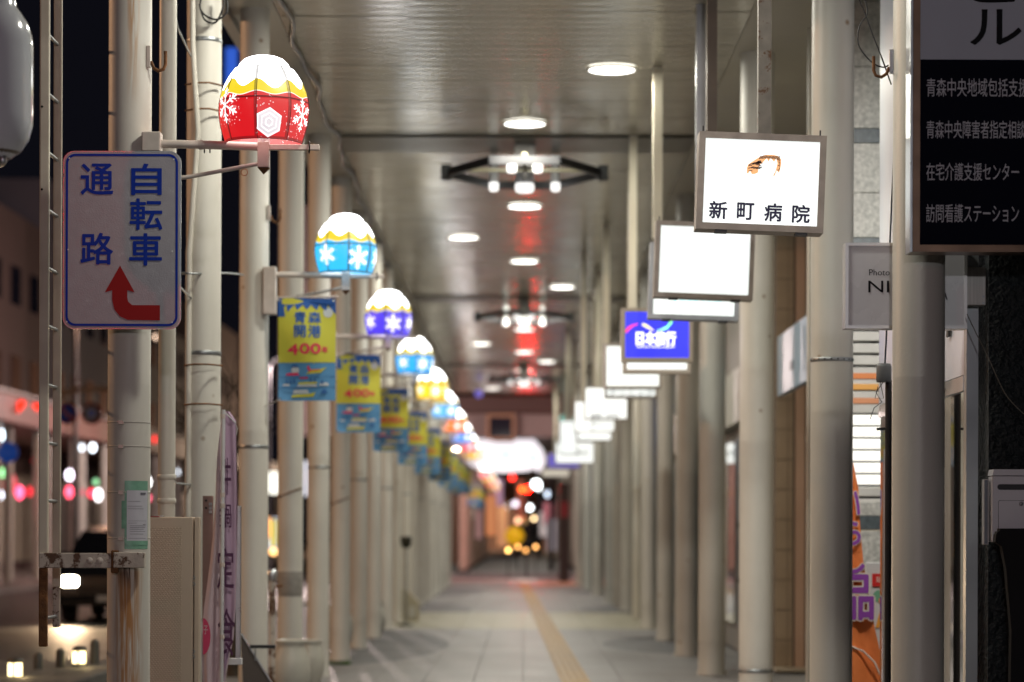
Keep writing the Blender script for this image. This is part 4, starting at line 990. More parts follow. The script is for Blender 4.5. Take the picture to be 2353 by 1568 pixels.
# ============================================================ LEFT: cabinet, board, lilac flag etc
d=12.7; x0=at(330,1400,d)[0]; x1=at(443,1400,d)[0]; zt=H+S(1222-1191,d)
t=thing('utility_cabinet','beige metal cabinet with finely dimpled front, behind the near pole','cabinet',(x0,d,0))
M_CAB=mat('cabinet_beige',(.54,.43,.33),.45,var=.05); Wc=x1-x0
MB().bbox(0,Wc,0,.10,0,zt,.006).build('body',M_CAB,t)
MB().bbox(Wc+.006,Wc+.03,.01,.09,0,zt,.003).build('door_edge',M_CAB,t)
dm=MB(); r_=0; z=.05
while z<zt-.055:
    x=.012+(.008 if r_%2 else 0)
    while x<Wc-.06:
        dm.add([(x-.0048,-.0005,z),(x,-.0005,z-.0045),(x+.0048,-.0005,z),(x,-.0005,z+.0045),(x,-.005,z)],[(0,1,4),(1,2,4),(2,3,4),(3,0,4)]); x+=.016
    z+=.0105; r_+=1
tag(dm.build('dimples',M_CAB,t),kind='stuff')
for py in (1330,1345,1500,1512): MB().tube([(Wc+.0+.012*math.sin(a*PI/8),-.004,H-S(py-1222,d)+.008*math.cos(a*PI/8)) for a in range(9)],.0022,6).build('latch_hook',M_STRAP,t)
MB().bbox(.05,.09,.05,.1,zt,zt+.008,.002).build('bolt_plate',M_STRAP,t)
MB().box(.0,.08,.0,.03,zt,zt+.004).build('red_mark',mat('red_mark',(.4,.05,.04),.5),t)
# permit sheet taped to the pole
t=thing('permit_sheet','white permit sheet with green tape wrapped on the near pole','notice',(XL,11.7,0))
def wrap(name,a0,a1,z0,z1,off,m,n_=8):
    vs=[];fs=[]; r0=.103+off
    for k in range(n_+1):
        a=math.radians(a0+(a1-a0)*k/n_); vs+=[(r0*math.cos(a),r0*math.sin(a),z0),(r0*math.cos(a),r0*math.sin(a),z1)]
    for k in range(n_): fs.append((2*k,2*k+2,2*k+3,2*k+1))
    return MB().add(vs,fs,True).build(name,m,t)
M_GTAPE=mat('green_tape',(.22,.45,.33),.35,var=.2,vscale=30); M_SHEET=mat('permit_paper',(.60,.60,.66),.5,var=.04)
zf=lambda py: H-S(py-1222,11.6)
wrap('tape',-92,-22,zf(1265),zf(1108),.0015,M_GTAPE); wrap('paper',-86,-24,zf(1252),zf(1130),.0028,M_SHEET)
wrap('tape',-100,-86,zf(1218),zf(1154),.0022,M_GTAPE,3); wrap('tape',-88,-22,zf(1256),zf(1246),.0036,M_GTAPE)
M_PTX=mat('print_grey',(.16,.16,.2),.6)
for z_,a0,a1,h_ in ((1135,-50,-32,3.5),(1139,-50,-34,2.0),(1155,-84,-50,.7),(1166,-84,-45,.7),(1172,-84,-40,.7),(1200,-82,-30,.5),(1205,-82,-60,.6),(1211,-78,-32,.8),(1215,-78,-34,.8),(1219,-78,-40,.8),(1224,-78,-34,.8),(1230,-78,-40,.8),(1240,-82,-32,.6),(1208,-42,-32,1)):
    wrap('print_line',a0,a1,zf(z_+h_),zf(z_),.0036,M_PTX,5)
# notice board behind the flag
d=13.5; xa,_,_=at(478,1400,d)
t=thing('notice_board','narrow brown framed board on posts behind the lilac flag','board',(xa,d,0))
MB().bbox(-.032,.026,0,.03,0,H+S(1222-1142,d),.003).build('post',mat('mauve_frame',(.30,.19,.16),.45,.2,var=.15),t)
MB().bbox(S(545-478,d)-.01,S(553-478,d),0,.03,H-S(1522-1222,d),H+S(1222-1165,d),.003).build('post',M_ALU,t)
MB().bbox(S(520-478,d),S(556-478,d),-.01,.04,H-S(1530-1222,d),H-S(1515-1222,d),.003).build('shelf',M_WHITE,t)
MB().bbox(S(535-478,d),S(553-478,d),-.01,.03,H+S(1222-1178,d),H+S(1222-1168,d),.002).build('arm',M_ALU,t)
for py in (1153,1170): MB().lathe([(0,0),(.007,0),(.006,.005)],10).build('bolt',M_BLACK,t,(-.012,-.003,H+S(1222-py,d))).rotation_euler=(PI/2,0,0)
for k in range(3): MB().bbox(.004,.022,-.014,-.002,H+S(1222-1160-k*9,d)-.012,H+S(1222-1160-k*9,d)+.006,.002).build('hinge',M_STRAP,t)
# lilac nobori flag
d=13.2; xo=at(511,1400,d)[0]
t=thing('lilac_flag','folded lilac flag with dark purple brush lettering and pink round seal on a white pole','flag',(xo,d,0))
def fx(px): return S(px-511,d)
def fz(py): return H-S(py-1222,d)
rows=[(948,512,526),(968,505,541),(1060,496,543),(1150,493,544),(1230,487,543),(1300,479,542),(1400,466,540),(1470,461,535),(1540,463,520),(1600,466,512)]
zs=[];Ls=[];Rs=[]
for i in range(len(rows)-1):
    for s_ in range(5):
        u=s_/5; A_,B_=rows[i],rows[i+1]; zs.append(fz(A_[0]+(B_[0]-A_[0])*u)); Ls.append(fx(A_[1]+(B_[1]-A_[1])*u)); Rs.append(fx(A_[2]+(B_[2]-A_[2])*u))
M_LIL=mat('lilac_cloth',(.66,.53,.58),.7,var=.10,vscale=4); M_LILD=mat('lilac_deep',(.52,.36,.50),.7)
cloth('cloth',Ls,Rs,zs,0.03,M_LIL,t,.016,13)
cloth('inner_fold',[fx(515) for _ in zs],[r-.003 for r in Rs],zs,-.0,M_LILD,t,.006,9,8)
M_PLM=mat('plum_ink',(.09,.025,.08),.7)
for ch,(a,b2,c_,e_) in (('牛',(513,531,1055,1140)),('鍋',(505,532,1160,1215)),('定',(500,538,1262,1355)),('食',(502,541,1400,1510))):
    text(ch,(fx(a),fx(b2),fz(e_),fz(c_)),-.02,M_PLM,t,bold=.01)
MB().flat([(fx(467)+S(17,d)*math.cos(a*PI/12),fz(1465)+S(42,d)*math.sin(a*PI/12)) for a in range(-6,7)]+[(fx(462),fz(1423)),(fx(462),fz(1507))][:0],-.004).build('seal',mat('pink_seal',(.62,.05,.14),.6),t)
text('子',(fx(468),fx(478),fz(1460),fz(1440)),-.006,M_LIL,t)
MB().tube([(0,-.035,0),(fx(513),-.035,fz(1100)),(fx(514),-.035,fz(945))],.0105,10).build('pole',M_WHITE,t)
MB().tube([(fx(514),-.035,fz(948)),(fx(541),-.01,fz(975))],.004,6).build('top_arm',M_WHITE,t)
for py in (960,1140,1165,1300,1465): MB().lathe([(.0135,-.012),(.0135,.012)],12).build('clip',M_ARM,t,(fx(512.5),-.035,fz(py)))
wire('pole_top_cord','white cord trailing from the tip of the lilac flag pole',[at(540,975,13.2),at(545,985,13.2),at(543,1000,13.2)],.002,M_WHITE,'cord')
# sloping dark panel and arm
d=15.5; xo=at(590,1500,d)[0]
t=thing('leaning_board','dark leaning board with pale edge at the foot of the second lantern pole','board',(xo,d,0))
def fx(px): return S(px-590,d)
def fz(py): return H-S(py-1222,d)
MB().prism([(fx(553),fz(1460)),(fx(556),fz(1458)),(fx(650),fz(1610)),(fx(560),fz(1610))],0,.03).build('panel',mat('smoky_panel',(.10,.08,.07),.3),t)
MB().tube([(fx(554),-.005,fz(1458)),(fx(650),-.005,fz(1612))],.006,6).build('edge_rail',M_ALU,t)
MB().bbox(fx(575),fx(633),-.02,.0,fz(1492),fz(1484),.004).build('handle_bar',M_BLACK,t); MB().tube([(fx(587),-.01,fz(1490)),(fx(587),-.01,fz(1520))],.005,6).build('stay',M_ALU,t)
# rusty stand pipe
x_=at(625,1450,18.3)[0]
t=thing('stand_pipe','rusty water stand pipe between two cream poles','pipe',(x_,18.3,0))
MB().tube([(0,0,0),(0,0,H-S(1330-1222,18.3))],.026,12).build('pipe',M_RUSTYP,t); MB().lathe([(.04,-.03),(.045,0),(.04,.04),(.02,.05)],14).build('cap',M_ALU,t,(0,0,H-S(1325-1222,18.3)))
MB().tube([(-.05,0,H-S(1355-1222,18.3)),(.08,-.02,H-S(1348-1222,18.3))],.009,8).build('lever',M_RUST,t)
# big ceramic pots
M_POT=mat('pot_glaze',(.50,.48,.42),.28,var=.1)
def potp(r): return [(r*.55,0),(r*.62,.02),(r*.95,.22),(r*1.02,.34),(r*.95,.46),(r*.74,.56),(r*.72,.60),(r*.84,.625),(r*.84,.645),(r*.70,.645),(r*.62,.58)]
for px,d,r,l in ((668,18.9,.155,'large pale ceramic pot at the foot of the third plain pole'),(712,20.9,.13,'second pale ceramic pot, half hidden behind the larger one')):
    x_=at(px,1500,d)[0]; hz=H-S(1472-1222,d)
    t=thing('ceramic_pot',l,'pot',(x_,d,0),group='pale ceramic pots by the poles'); MB().lathe([(a,b2*hz/.645) for a,b2 in potp(r)],32).build('body',M_POT,t); MB().lathe([(0,hz*.9),(r*.62,hz*.9)],24,caps=False).build('soil',mat('soil',(.03,.025,.02),.9),t)
for px,d,sc_ in ((800,27,.8),(880,31,.7)):
    x_=at(px,1480,d)[0]; t=thing('ceramic_pot','small round grey pot %s'%('behind the fourth lantern pole foot' if d<30 else 'beyond the fourth lantern pole near the kerb'),'pot',(x_-.1,d,0),group='pale ceramic pots by the poles'); MB().lathe([(a*sc_,b2*sc_) for a,b2 in potp(.2)],24).build('body',M_POT,t)
# weeds
x_,_,_=at(782,1530,24.4); wd=MB(); 
for k in range(60):
    a=random.uniform(0,2*PI); r=random.uniform(.01,.11); l=random.uniform(.02,.06); wd.add([(r*math.cos(a),r*math.sin(a)*.6,0),(r*math.cos(a)+.012,r*math.sin(a)*.6,0),((r+l)*math.cos(a),(r+l)*math.sin(a)*.6,l)],[(0,1,2)])
tag(wd.build('weed_tuft',mat('weed_green',(.08,.16,.04),.7),loc=(x_,24.4,.003)),'small green weed tuft on the paving beside a pole foot','weed')
# black bowl on a stand, beige box
d=34.5; x_=at(933,1240,d)[0]
t=thing('bowl_stand','black bowl shaped ash stand on a thin leg beside the poles','ash stand',(x_,d,0))
MB().lathe([(.02,H-S(1262-1222,d)),(.07,H-S(1256-1222,d)),(.085,H-S(1236-1222,d)),(.075,H-S(1234-1222,d)),(.05,H-S(1250-1222,d))],20).build('bowl',mat('bowl_black',(.02,.02,.01),.4),t); MB().tube([(0,0,0),(0,0,H-S(1258-1222,d))],.014,8).build('leg',M_STRAP,t)
MB().lathe([(.12,0),(.12,.015),(.03,.03)],16).build('base',M_DARKM,t)
d=36.5; x_=at(932,1370,d)[0]
t=thing('beige_box','low beige utility box with sloped top at the pole feet','box',(x_,d,0))
MB().prism([(-.06,0),(.2,0),(.2,.28),(.12,.36),(.04,.46),(-.06,.48)],-.15,.2).build('body',mat('box_beige',(.48,.42,.30),.5,var=.1),t); MB().bbox(.06,.15,-.17,-.152,.05,.22,.005).build('hatch',M_PIPE,t)

# ------------------------------------------------------------ unlit street lamp, top left
d=9.6; x_=at(-15,200,d)[0]
t=thing('glass_street_lamp','white rounded lamp housing with grimy underside, cut by the left picture edge','lamp',(x_,d,0))
def lz2(py): return H+S(1222-py,d)
pr=[(S(40,d),lz2(368)),(S(62,d),lz2(352)),(S(80,d),lz2(325)),(S(89,d),lz2(292)),(S(90,d),lz2(270)),(S(90,d),lz2(110)),(S(87,d),lz2(85)),(S(78,d),lz2(58)),(S(62,d),lz2(33)),(S(52,d),lz2(20)),(S(50,d),lz2(0)),(S(46,d),lz2(-30)),(S(20,d),lz2(-60)),(0,lz2(-62))]
MB().lathe(pr,48,caps=False).build('housing',mat('opal_white',(.62,.64,.68),.16,coat=.6),t)
MB().lathe([(0,lz2(388)),(S(25,d),lz2(384)),(S(33,d),lz2(372)),(S(60,d),lz2(354)),(S(76,d),lz2(330)),(S(70,d),lz2(330))],32,caps=False).build('grimy_base',mat('grime',(.14,.11,.08),.3,var=.6,vscale=15),t)
MB().lathe([(0,lz2(384)),(S(10,d),lz2(384)),(S(10,d),0)],12,caps=False).build('post',M_DARKM,t)
MB().lathe([(S(7,d),0),(S(9,d),.01),(S(9,d),.03),(S(6,d),.035)],10).build('knob',M_ALU,t,(S(27,d),-.04,lz2(384)))

# ============================================================ LEFT STREET
# low ledge and bollards
tag(MB().bbox(-5.2,-3.40,16.5,21.4,-.45,.20,.02).build('planter_ledge',mat('ledge_stone',(.10,.095,.085),.7,var=.3)),'low dark stone ledge carrying the small bollards','ledge')
M_BOL=mat('bollard_grey',(.07,.07,.065),.5,var=.2)
bol=[(88,1500,20,0),(139,1490,20.3,0),(218,1469,20.8,0),(35,1510,19.0,1),(182,1484,20.4,1)]
M_GLOWB=emat('bollard_light',(1,.80,.42),4.0)
for i,(px,py,d,lit) in enumerate(bol):
    x_,_,z_=at(px,py,d); h_=z_-.20
    lab=['plain dark bollard just right of the leftmost lit bollard','middle plain dark bollard between the two lit bollards','small dark bollard nearest the rusty pole','lit bollard lamp at the far left bottom','lit bollard lamp closest to the near pole'][i]
    t=thing('bollard_light' if lit else 'bollard',lab,'bollard',(x_,d,.2),group='bollards on the ledge')
    if not lit: MB().lathe([(.040,0),(.040,h_-.035),(.034,h_-.012),(.02,h_-.002),(0,h_)],20).build('post',M_BOL,t)
    else:
        MB().lathe([(.062,0),(.058,h_-.15)],20).build('post',M_BOL,t)
        gl=MB()
        for k in range(4):
            a=k*PI/2; gl.box(.008,.052,-.055,-.05,0,.105) if 0 else None
        MB().lathe([(.056,h_-.148),(.056,h_-.045)],20,caps=False).build('lamp_glass',M_GLOWB,t)
        MB().box(-.006,.006,-.062,.062,h_-.15,h_-.04).box(-.062,.062,-.006,.006,h_-.149,h_-.041).build('cage_bar',M_BOL,t)
        MB().lathe([(.064,h_-.045),(.064,h_-.03),(.05,h_-.008),(0,h_)],20).build('cap',M_BOL,t)
        light('POINT','lamp',t,(.09,-.09,h_-.1),.7,(1,.72,.35),.04)
# car
def car(name,label,x,d,col,head=True,rz=0,power=900):
    t=thing(name,label,'car',(x,d,ZR),rz)
    M_C=mat('car_paint_'+label[:5],col,.25,coat=.8)
    W=.84; 
    # side profile (y along length, front at y=0 toward camera)
    prof=[(0.05,.28),(-.02,.45),(0,.75),(.12,.92),(.95,1.02),(1.5,1.48),(2.0,1.56),(3.6,1.54),(4.15,1.1),(4.3,.9),(4.3,.35),(4.2,.25)]
    mb=MB(); n_=len(prof)
    def xs(z): return W if z<1.0 else W-(z-1.0)*.36
    vs=[(-xs(z),y,z) for y,z in prof]+[(xs(z),y,z) for y,z in prof]
    fs=[(i,(i+1)%n_,(i+1)%n_+n_,i+n_) for i in range(n_)]
    mb.add(vs,fs); mb.add(vs[:n_],[tuple(range(n_))]); mb.add(vs[n_:],[tuple(reversed(range(n_)))])
    mb.build('body',M_C,t)
    gl=mat('car_glass',(.012,.014,.018),.04,coat=1)
    MB().add([(-.72,.99,1.06),(.72,.99,1.06),(.60,1.46,1.45),(-.60,1.46,1.45)],[(0,1,2,3)]).build('windscreen',gl,t,(0,-.02,.01))
    for s_ in (-1,1):
        MB().add([(s_*.835,1.2,1.06),(s_*.835,3.9,1.06),(s_*.68,3.5,1.46),(s_*.68,1.6,1.46)],[(0,1,2,3)]).build('side_window',gl,t)
        for yy in (.75,3.45):
            wh=MB().lathe([(.2,-.09),(.31,-.09),(.32,-.06),(.32,.06),(.31,.09),(.2,.09)],24).build('wheel',mat('tyre',(.02,.02,.02),.8),t,(s_*.74,yy,.32)); wh.rotation_euler=(0,PI/2,0)
            MB().lathe([(0,.0),(.19,.0),(.2,-.02)],20).build('rim',M_ALU,wh,(0,0,.092*s_))
        MB().bbox(s_*.60-.13,s_*.60+.13,-.035,.02,.60,.75,.03).build('headlight',emat('headlight_lens',(1,.90,.70),30 if head else .3),t)
        MB().bbox(s_*.92-.09,s_*.92+.09,1.1,1.2,1.0,1.13,.02).build('mirror',M_C,t)
        if head: light('SPOT','headlamp',t,(s_*.6,-.06,.66),power,(1,.68,.40),.08,rot=(math.radians(-86),0,0),spot=math.radians(75),blend=.8)
    MB().box(-.45,.45,-.03,-.0205,.46,.60).build('grille',M_BLACK,t)
    MB().box(-.165,.165,-.045,-.031,.36,.45).build('number_plate',mat('plate_white',(.5,.5,.5),.5),t)
    MB().box(-.84,.84,-.025,-.021,.32,.35).build('bumper_line',M_BLACK,t)
    return t
xc=at(160,1315,38.5)[0]
car('parked_car','dark car facing the camera with a bright headlight, left behind the near pole',xc+.6,38.5,(.012,.013,.016),power=300)
# round signs on an arm
d=47; 
t=thing('sign_gantry','pair of round traffic signs hanging from a curved arm across the street, left','traffic sign',(at(260,900,d)[0],d,0))
x0_=t.location.x
def GX(px,py): a=at(px,py,d); return (a[0]-x0_,0,a[2])
MB().tube([GX(300,1300),GX(298,920),GX(285,897),GX(240,895),GX(180,895),GX(150,902),GX(130,915)],S(6,d),10).build('arm',mat('arm_orange_paint',(.5,.35,.25),.5),t)
def disc(px,py,r,m,off,name):
    a=GX(px,py); return MB().lathe([(0,0),(S(r,d),0),(S(r,d),.02)],28,caps=False).build(name,m,t,(a[0],-.05-off,a[2]))
for px,inner in ((155,'b'),(212,'g')):
    for r,m,o_ in ((25,mat('tsred',(.35,.02,.02),.4),.0),(19,mat('tsblue',(.03,.14,.75),.4) if inner=='b' else mat('tsgrey',(.4,.4,.45),.4),.01)):
        q_=disc(px,951,r,m,o_,'sign_disc' if r==25 else 'sign_face'); q_.rotation_euler=(PI/2,0,0)
    a=GX(px,951); 
    if inner=='b':
        sb=MB().box(-S(22,d),S(22,d),-.02,.0,-S(3.5,d),S(3.5,d)).build('red_bar',mat('tsred',(.35,.02,.02),.4),t,(a[0],-.075,a[2])); sb.rotation_euler=(0,math.radians(45),0)
    else: MB().box(-S(7,d),S(7,d),-.02,0,-S(7,d),S(8,d)).build('truck_mark',mat('tsblue',(.02,.08,.5),.4),t,(a[0],-.075,a[2]))
    MB().tube([(a[0],0,a[2]),(a[0],0,GX(px,896)[2])],.03,6).build('hanger',M_ARM,t)
d=55; a=at(18,1040,d)
t=thing('blue_round_sign','blue round sign on a pole at the far left across the street','traffic sign',(a[0],d,0)); MB().tube([(0,.06,0),(0,.06,a[2]+.3)],.035,8).build('pole',M_ARM,t)
MB().lathe([(0,0),(S(24,d),0),(S(24,d),.02)],28,caps=False).build('sign_disc',mat('tsblue2',(.03,.12,.5),.4,emit=(.02,.08,.4),estr=.3),t,(0,0,a[2])).rotation_euler=(PI/2,0,0)

# opposite arcade and buildings (X=-14)
XO=-13.4
M_OF=mat('opposite_fascia_neon_tint',(.24,.10,.09),.5,var=.2,vscale=.4)  # red glow of the heart lights is put into this colour
t=thing('opposite_arcade','covered walkway across the street with fascia tinted by painted red glow and pale columns','arcade',(XO,20,0))
MB().bbox(-3.6,0,0,150,4.15,4.9,.05).build('canopy',M_OF,t)
MB().box(.01,.05,0,150,4.92,5.0).build('fascia_trim',mat('trim_grey',(.3,.27,.27),.5),t)
oc=MB().cyl(0,0,0,4.14,.13,14).mesh('column')
for k in range(44): obj('column',oc,M_POLE,t,(-.25 if k%2 else -.5,2+k*2.7,0))
hs_=MB()
for k in range(26): obj('under_light',MB().box(-.25,.25,-.25,.25,0,.03).mesh('under_light') if k==0 else ULM,emat('under_lamp',(1,.93,.85),4),t,(-2.0,4+k*5.4,4.11)) if 0 else None
# opposite shops behind columns
shopc=[(.22,.19,.20),(.10,.07,.07),(.22,.20,.20),(.14,.09,.08),(.17,.16,.19),(.11,.1,.1),(.2,.16,.15)]
y=22
names=['lilac grey slab building with a dark square opening','brown apartment block with balcony rail','pale corner building','dull red brick block','blue grey office block','dark narrow house','pinkish corner block']
random.seed(9)
for i in range(7):
    L_=[16,18,14,17,16,20,22][i]; hgt=[9.5,13,10.5,12,14,11,13][i]
    b=thing('opposite_building',names[i]+' across the street','building',(XO-3.7,y,0),group='buildings across the street')
    MB().box(-8,0,0,L_-.1,0,hgt).build('wall',mat('opp%d'%i,shopc[i],.7,var=.12,vscale=.5),b)
    wm=MB().box(-.02,.03,0,1.5,0,1.3).mesh('window'); fl_=5.9
    while fl_<hgt-1.6:
        yy=1.2
        while yy<L_-2.2:
            obj('window',wm,mat('night_glass',(.012,.012,.02),.1),b,(0,yy,fl_)); yy+=3.1
        fl_+=3.0
    MB().box(-.1,.12,.3,L_-.4,.3,3.2).build('shopfront',mat('oshop%d'%i,[(.4,.36,.34),(.3,.1,.1),(.35,.35,.4),(.45,.4,.3)][i%4],.5),b)
    if i in (0,1,3):
        for k in range(12): MB().box(.30,.33,.4+k*.5,.43+k*.5,5.1,6.0).build('rail_post',M_DARKM,b)
        MB().box(.29,.34,.3,6.3,6.0,6.06).build('rail',M_DARKM,b)
    y+=L_
# shop lamps under the opposite canopy: real lamps
def bulb(px,py,d,r,col,s,label,name='shop_lamp',grp='coloured lamps across the street',pole_to=None,cat='lamp',asp=1.0):
    a=at(px,py,d); t=thing(name,label,cat,a,group=grp)
    MB().lathe([(0,-r*asp),(r*.6,-r*.8*asp),(r*.95,-r*.3*asp),(r,0),(r*.95,r*.3*asp),(r*.6,r*.8*asp),(0,r*asp)],14).build('glass',emat('bulb_%d_%d_%d_%d'%(col[0]*99,col[1]*99,col[2]*99,s*10),col,s),t)
    if pole_to is not None: MB().tube([(0,0,r*asp),(0,0,pole_to-a[2])] if pole_to>a[2] else [(0,0,-r*asp),(0,0,pole_to-a[2])],.02,6).build('stem',M_DARKM,t)
    else: MB().box(-.02,.02,.0+r*.5,.3,-.02,.02).build('mount',M_DARKM,t)
    return t
W_=(1,.97,.95);R1=(1,.02,.05);G1=(.35,1,.4)
LT=[(2,1000,66,.12,(.75,.9,1),6,1.6),(98,1005,68,.09,W_,4,1.8),(188,1029,70,.08,(.8,.9,1),4,1.5),(213,1029,70,.10,(.85,.93,1),6,1.5),(8,1087,66,.13,G1,3,1.2),(45,1132,67,.14,(1,.08,.18),5,1.7),(22,1115,69,.25,(.6,.02,.05),1.2,1.8),(68,1130,71,.10,(.9,.02,.04),2,1.8),(80,1058,68,.08,R1,2,1),
    (160,1092,72,.13,(.95,.85,1),6,1.5),(159,1131,72,.13,(1,.08,.15),5,1.7),(210,1134,74,.11,(1,.03,.08),3,1.6),(226,1138,74,.12,(1,.95,.95),6,1.9),(190,1132,74,.09,(.6,.15,.2),1,1.5),(220,1108,74,.10,(.3,.8,.4),1.2,1.2),(0,1138,66,.1,(.8,.85,1),5,1.5),(175,1100,74,.09,(.5,.3,.3),1,1.4),
    (338,1108,80,.12,(1,1,1),7,1.8),(340,1145,80,.10,(1,.1,.2),3,1.5),(355,1010,80,.10,(.9,.02,.02),2,1.5),(408,1085,82,.07,(.8,.9,1),2.5,1.5),(357,775,80,.06,(1,.7,.5),3,1.6),(706,515,90,.10,(1,.45,.15),3,2.2)]
nm_=lambda c: 'red' if c[0]>.8 and c[1]<.2 else ('green' if c[1]>.7 and c[0]<.6 else ('dim red' if c[1]<.2 else ('white' if c[1]>.8 else 'warm')))
for i,(px,py,d,r,c_,s_,asp) in enumerate(LT):
    where='left of the ladder' if px<100 else ('between ladder and near pole' if px<240 else ('between near pole and downpipe' if px<362 else 'between the poles further right'))
    ht='high' if py<1040 else ('mid-height' if py<1110 else 'low')
    bulb(px,py,d,r*.82,c_,s_,'%s blurred %s lamp across the street %s%s'%('highest' if (px,py)==(2,1000) else ht,nm_(c_),where,('','',', pale',', lower')[i%4]),asp=asp)
# heart neon
for i,(px,py,s_) in enumerate(((42,932,1.0),(86,935,.65))):
    a=at(px,py,64); t=thing('heart_light','%s red heart shaped light on the fascia across the street'%('larger left' if i==0 else 'smaller right'),'light',a,group='red hearts on the far fascia')
    hp=[]
    for k in range(24):
        u=k*2*PI/24; hp.append((.0125*s_*16*math.sin(u)**3,.0125*s_*(13*math.cos(u)-5*math.cos(2*u)-2*math.cos(3*u)-math.cos(4*u))))
    MB().prism(hp,-.04,.04).build('neon',emat('heart_red',(1,.03,.01),1.6),t)
    MB().box(-.03,.03,.042,.3,-.03,.03).build('mount',M_DARKM,t)
# neon shop signs seen between left poles
for i,(px0,px1,py0,py1,d,c_,s_) in enumerate(((618,640,1085,1135,62,(1,.98,.85),2.0),(612,640,1190,1260,64,(.75,.8,1),1.1),(622,634,1195,1255,63,(.9,.8,.2),1.0),(612,621,1190,1235,62,(1,.45,.15),2.0),(518,545,110,195,60,(.04,.14,.75),.8),(700,706,1060,1140,60,(.9,.9,1),1.5))):
    a=at((px0+px1)/2,(py0+py1)/2,d); w2=S(px1-px0,d)/2; h2=S(py1-py0,d)/2
    t=thing('neon_sign',['warm white lit shop sign between second and third poles','pale blue lit panel low between second and third poles','thin yellow lit strip between second and third poles','orange lit strip between second and third poles','deep blue lit sign high behind the red lantern','thin bluish lit strip beyond the third pole'][i],'sign',a,group='lit shop signs across the street')
    MB().box(-w2,w2,0,.1,-h2,h2).build('face',emat('neon%d'%i,c_,s_),t); MB().ring(-w2-.03,w2+.03,-h2-.03,h2+.03,.029,.0,.11).build('frame',M_DARKM,t)
bulb(628,1268,60,.09,(1,.55,.2),4,'small warm round lamp low between second and third poles')

# bare tree branches behind the poles
M_BARK=mat('bark',(.07,.055,.04),.9,var=.3)
x_=at(575,1200,24)[0]-.2
t=thing('bare_tree','leafless street tree behind the second lantern pole','tree',(-2.72,22.7,0))
random.seed(12)
def limb(mb,p,dr,l,r,dep):
    pts=[p]; rr=[r]
    for k in range(4):
        dr=(dr+Vector((random.uniform(-.25,.25),random.uniform(-.25,.25),random.uniform(-.05,.22)))).normalized(); p=p+dr*l/4; pts.append(p); rr.append(r*(1-.12*(k+1)))
    mb.tube(pts,rr,6)
    if dep>0:
        for k in range(3): 
            q_=pts[random.choice((2,3,4))]; limb(mb,q_,(dr+Vector((random.uniform(-1,1),random.uniform(-.7,.7),random.uniform(-.2,.7)))).normalized(),l*.7,r*.55,dep-1)
tr=MB(); tr.tube([(0,0,-.02),(.03,0,.8),(-.02,.02,1.5)],[.07,.06,.052],10); tr.build('trunk',M_BARK,t)
cr=MB()
for k in range(5): limb(cr,Vector((-.02,.02,1.45)),Vector((random.uniform(-.35,.35),random.uniform(-.4,.4),1)).normalized(),.7,.032,3)
cr.build('crown',M_BARK,t)

# ============================================================ FAR END
b=thing('end_building','brown building closing the view above the next arcade, with one dark window','building',(0,79,0))
MB().box(-8,8,0,.6,4.45,12).build('wall',mat('rosy_wall',(.20,.155,.145),.7,var=.1,vscale=.4),b)
MB().box(-6,6,-.25,-.01,H+S(1222-950,79),H+S(1222-895,79)).build('cornice',mat('brown_band',(.055,.025,.02),.6),b)
def ex(px): return (px-VX)*79/F
def ez(py): return H+(VY-py)*79/F
MB().box(ex(1123),ex(1177),-.3,-.02,ez(1008),ez(958)).build('window',mat('night_glass',(.012,.012,.02),.1),b)
MB().ring(ex(1117),ex(1183),ez(1013),ez(953),.1,-.32,-.27).build('window_frame',mat('tan_frame',(.3,.17,.1),.6),b)
# glowing arch sign
d=82
t=thing('glowing_arch','huge white glowing winged arch sign over the entrance of the next arcade','arch sign',(0,d,0))
pts=[(1070,1062),(1076,1030),(1090,1012),(1103,992),(1122,989),(1132,1016),(1180,1016),(1188,988),(1203,991),(1228,1012),(1246,1032),(1252,1052),(1250,1070),(1236,1086),(1228,1076),(1215,1082),(1190,1084),(1150,1086),(1120,1080),(1090,1074)]
bm_=bmesh.new(); vv=[bm_.verts.new(((px-VX)*d/F,0,H+(VY-py)*d/F)) for px,py in pts]; f_=bm_.faces.new(vv); bmesh.ops.triangulate(bm_,faces=[f_]); r_=bmesh.ops.extrude_face_region(bm_,geom=bm_.faces[:]); 
for v in [e for e in r_['geom'] if isinstance(e,bmesh.types.BMVert)]: v.co.y+=.35
bmesh.ops.recalc_face_normals(bm_,faces=bm_.faces); me=bpy.data.meshes.new('face'); bm_.to_mesh(me); bm_.free(); obj('face',me,emat('arch_glow',(.96,.94,1),1.05),t)
for x_ in (-1.95,.95): MB().tube([(x_,.5,0),(x_,.5,3.9)],.08,10).build('leg',M_DARKM,t)
for x_,z_ in ((-.62,3.95),(-.1,3.75),(.3,3.8)): MB().box(x_-.05,x_+.05,-.03,-.005,z_-.12,z_+.12).build('blue_mark',emat('arch_blue',(.2,.6,1),1.2),t)
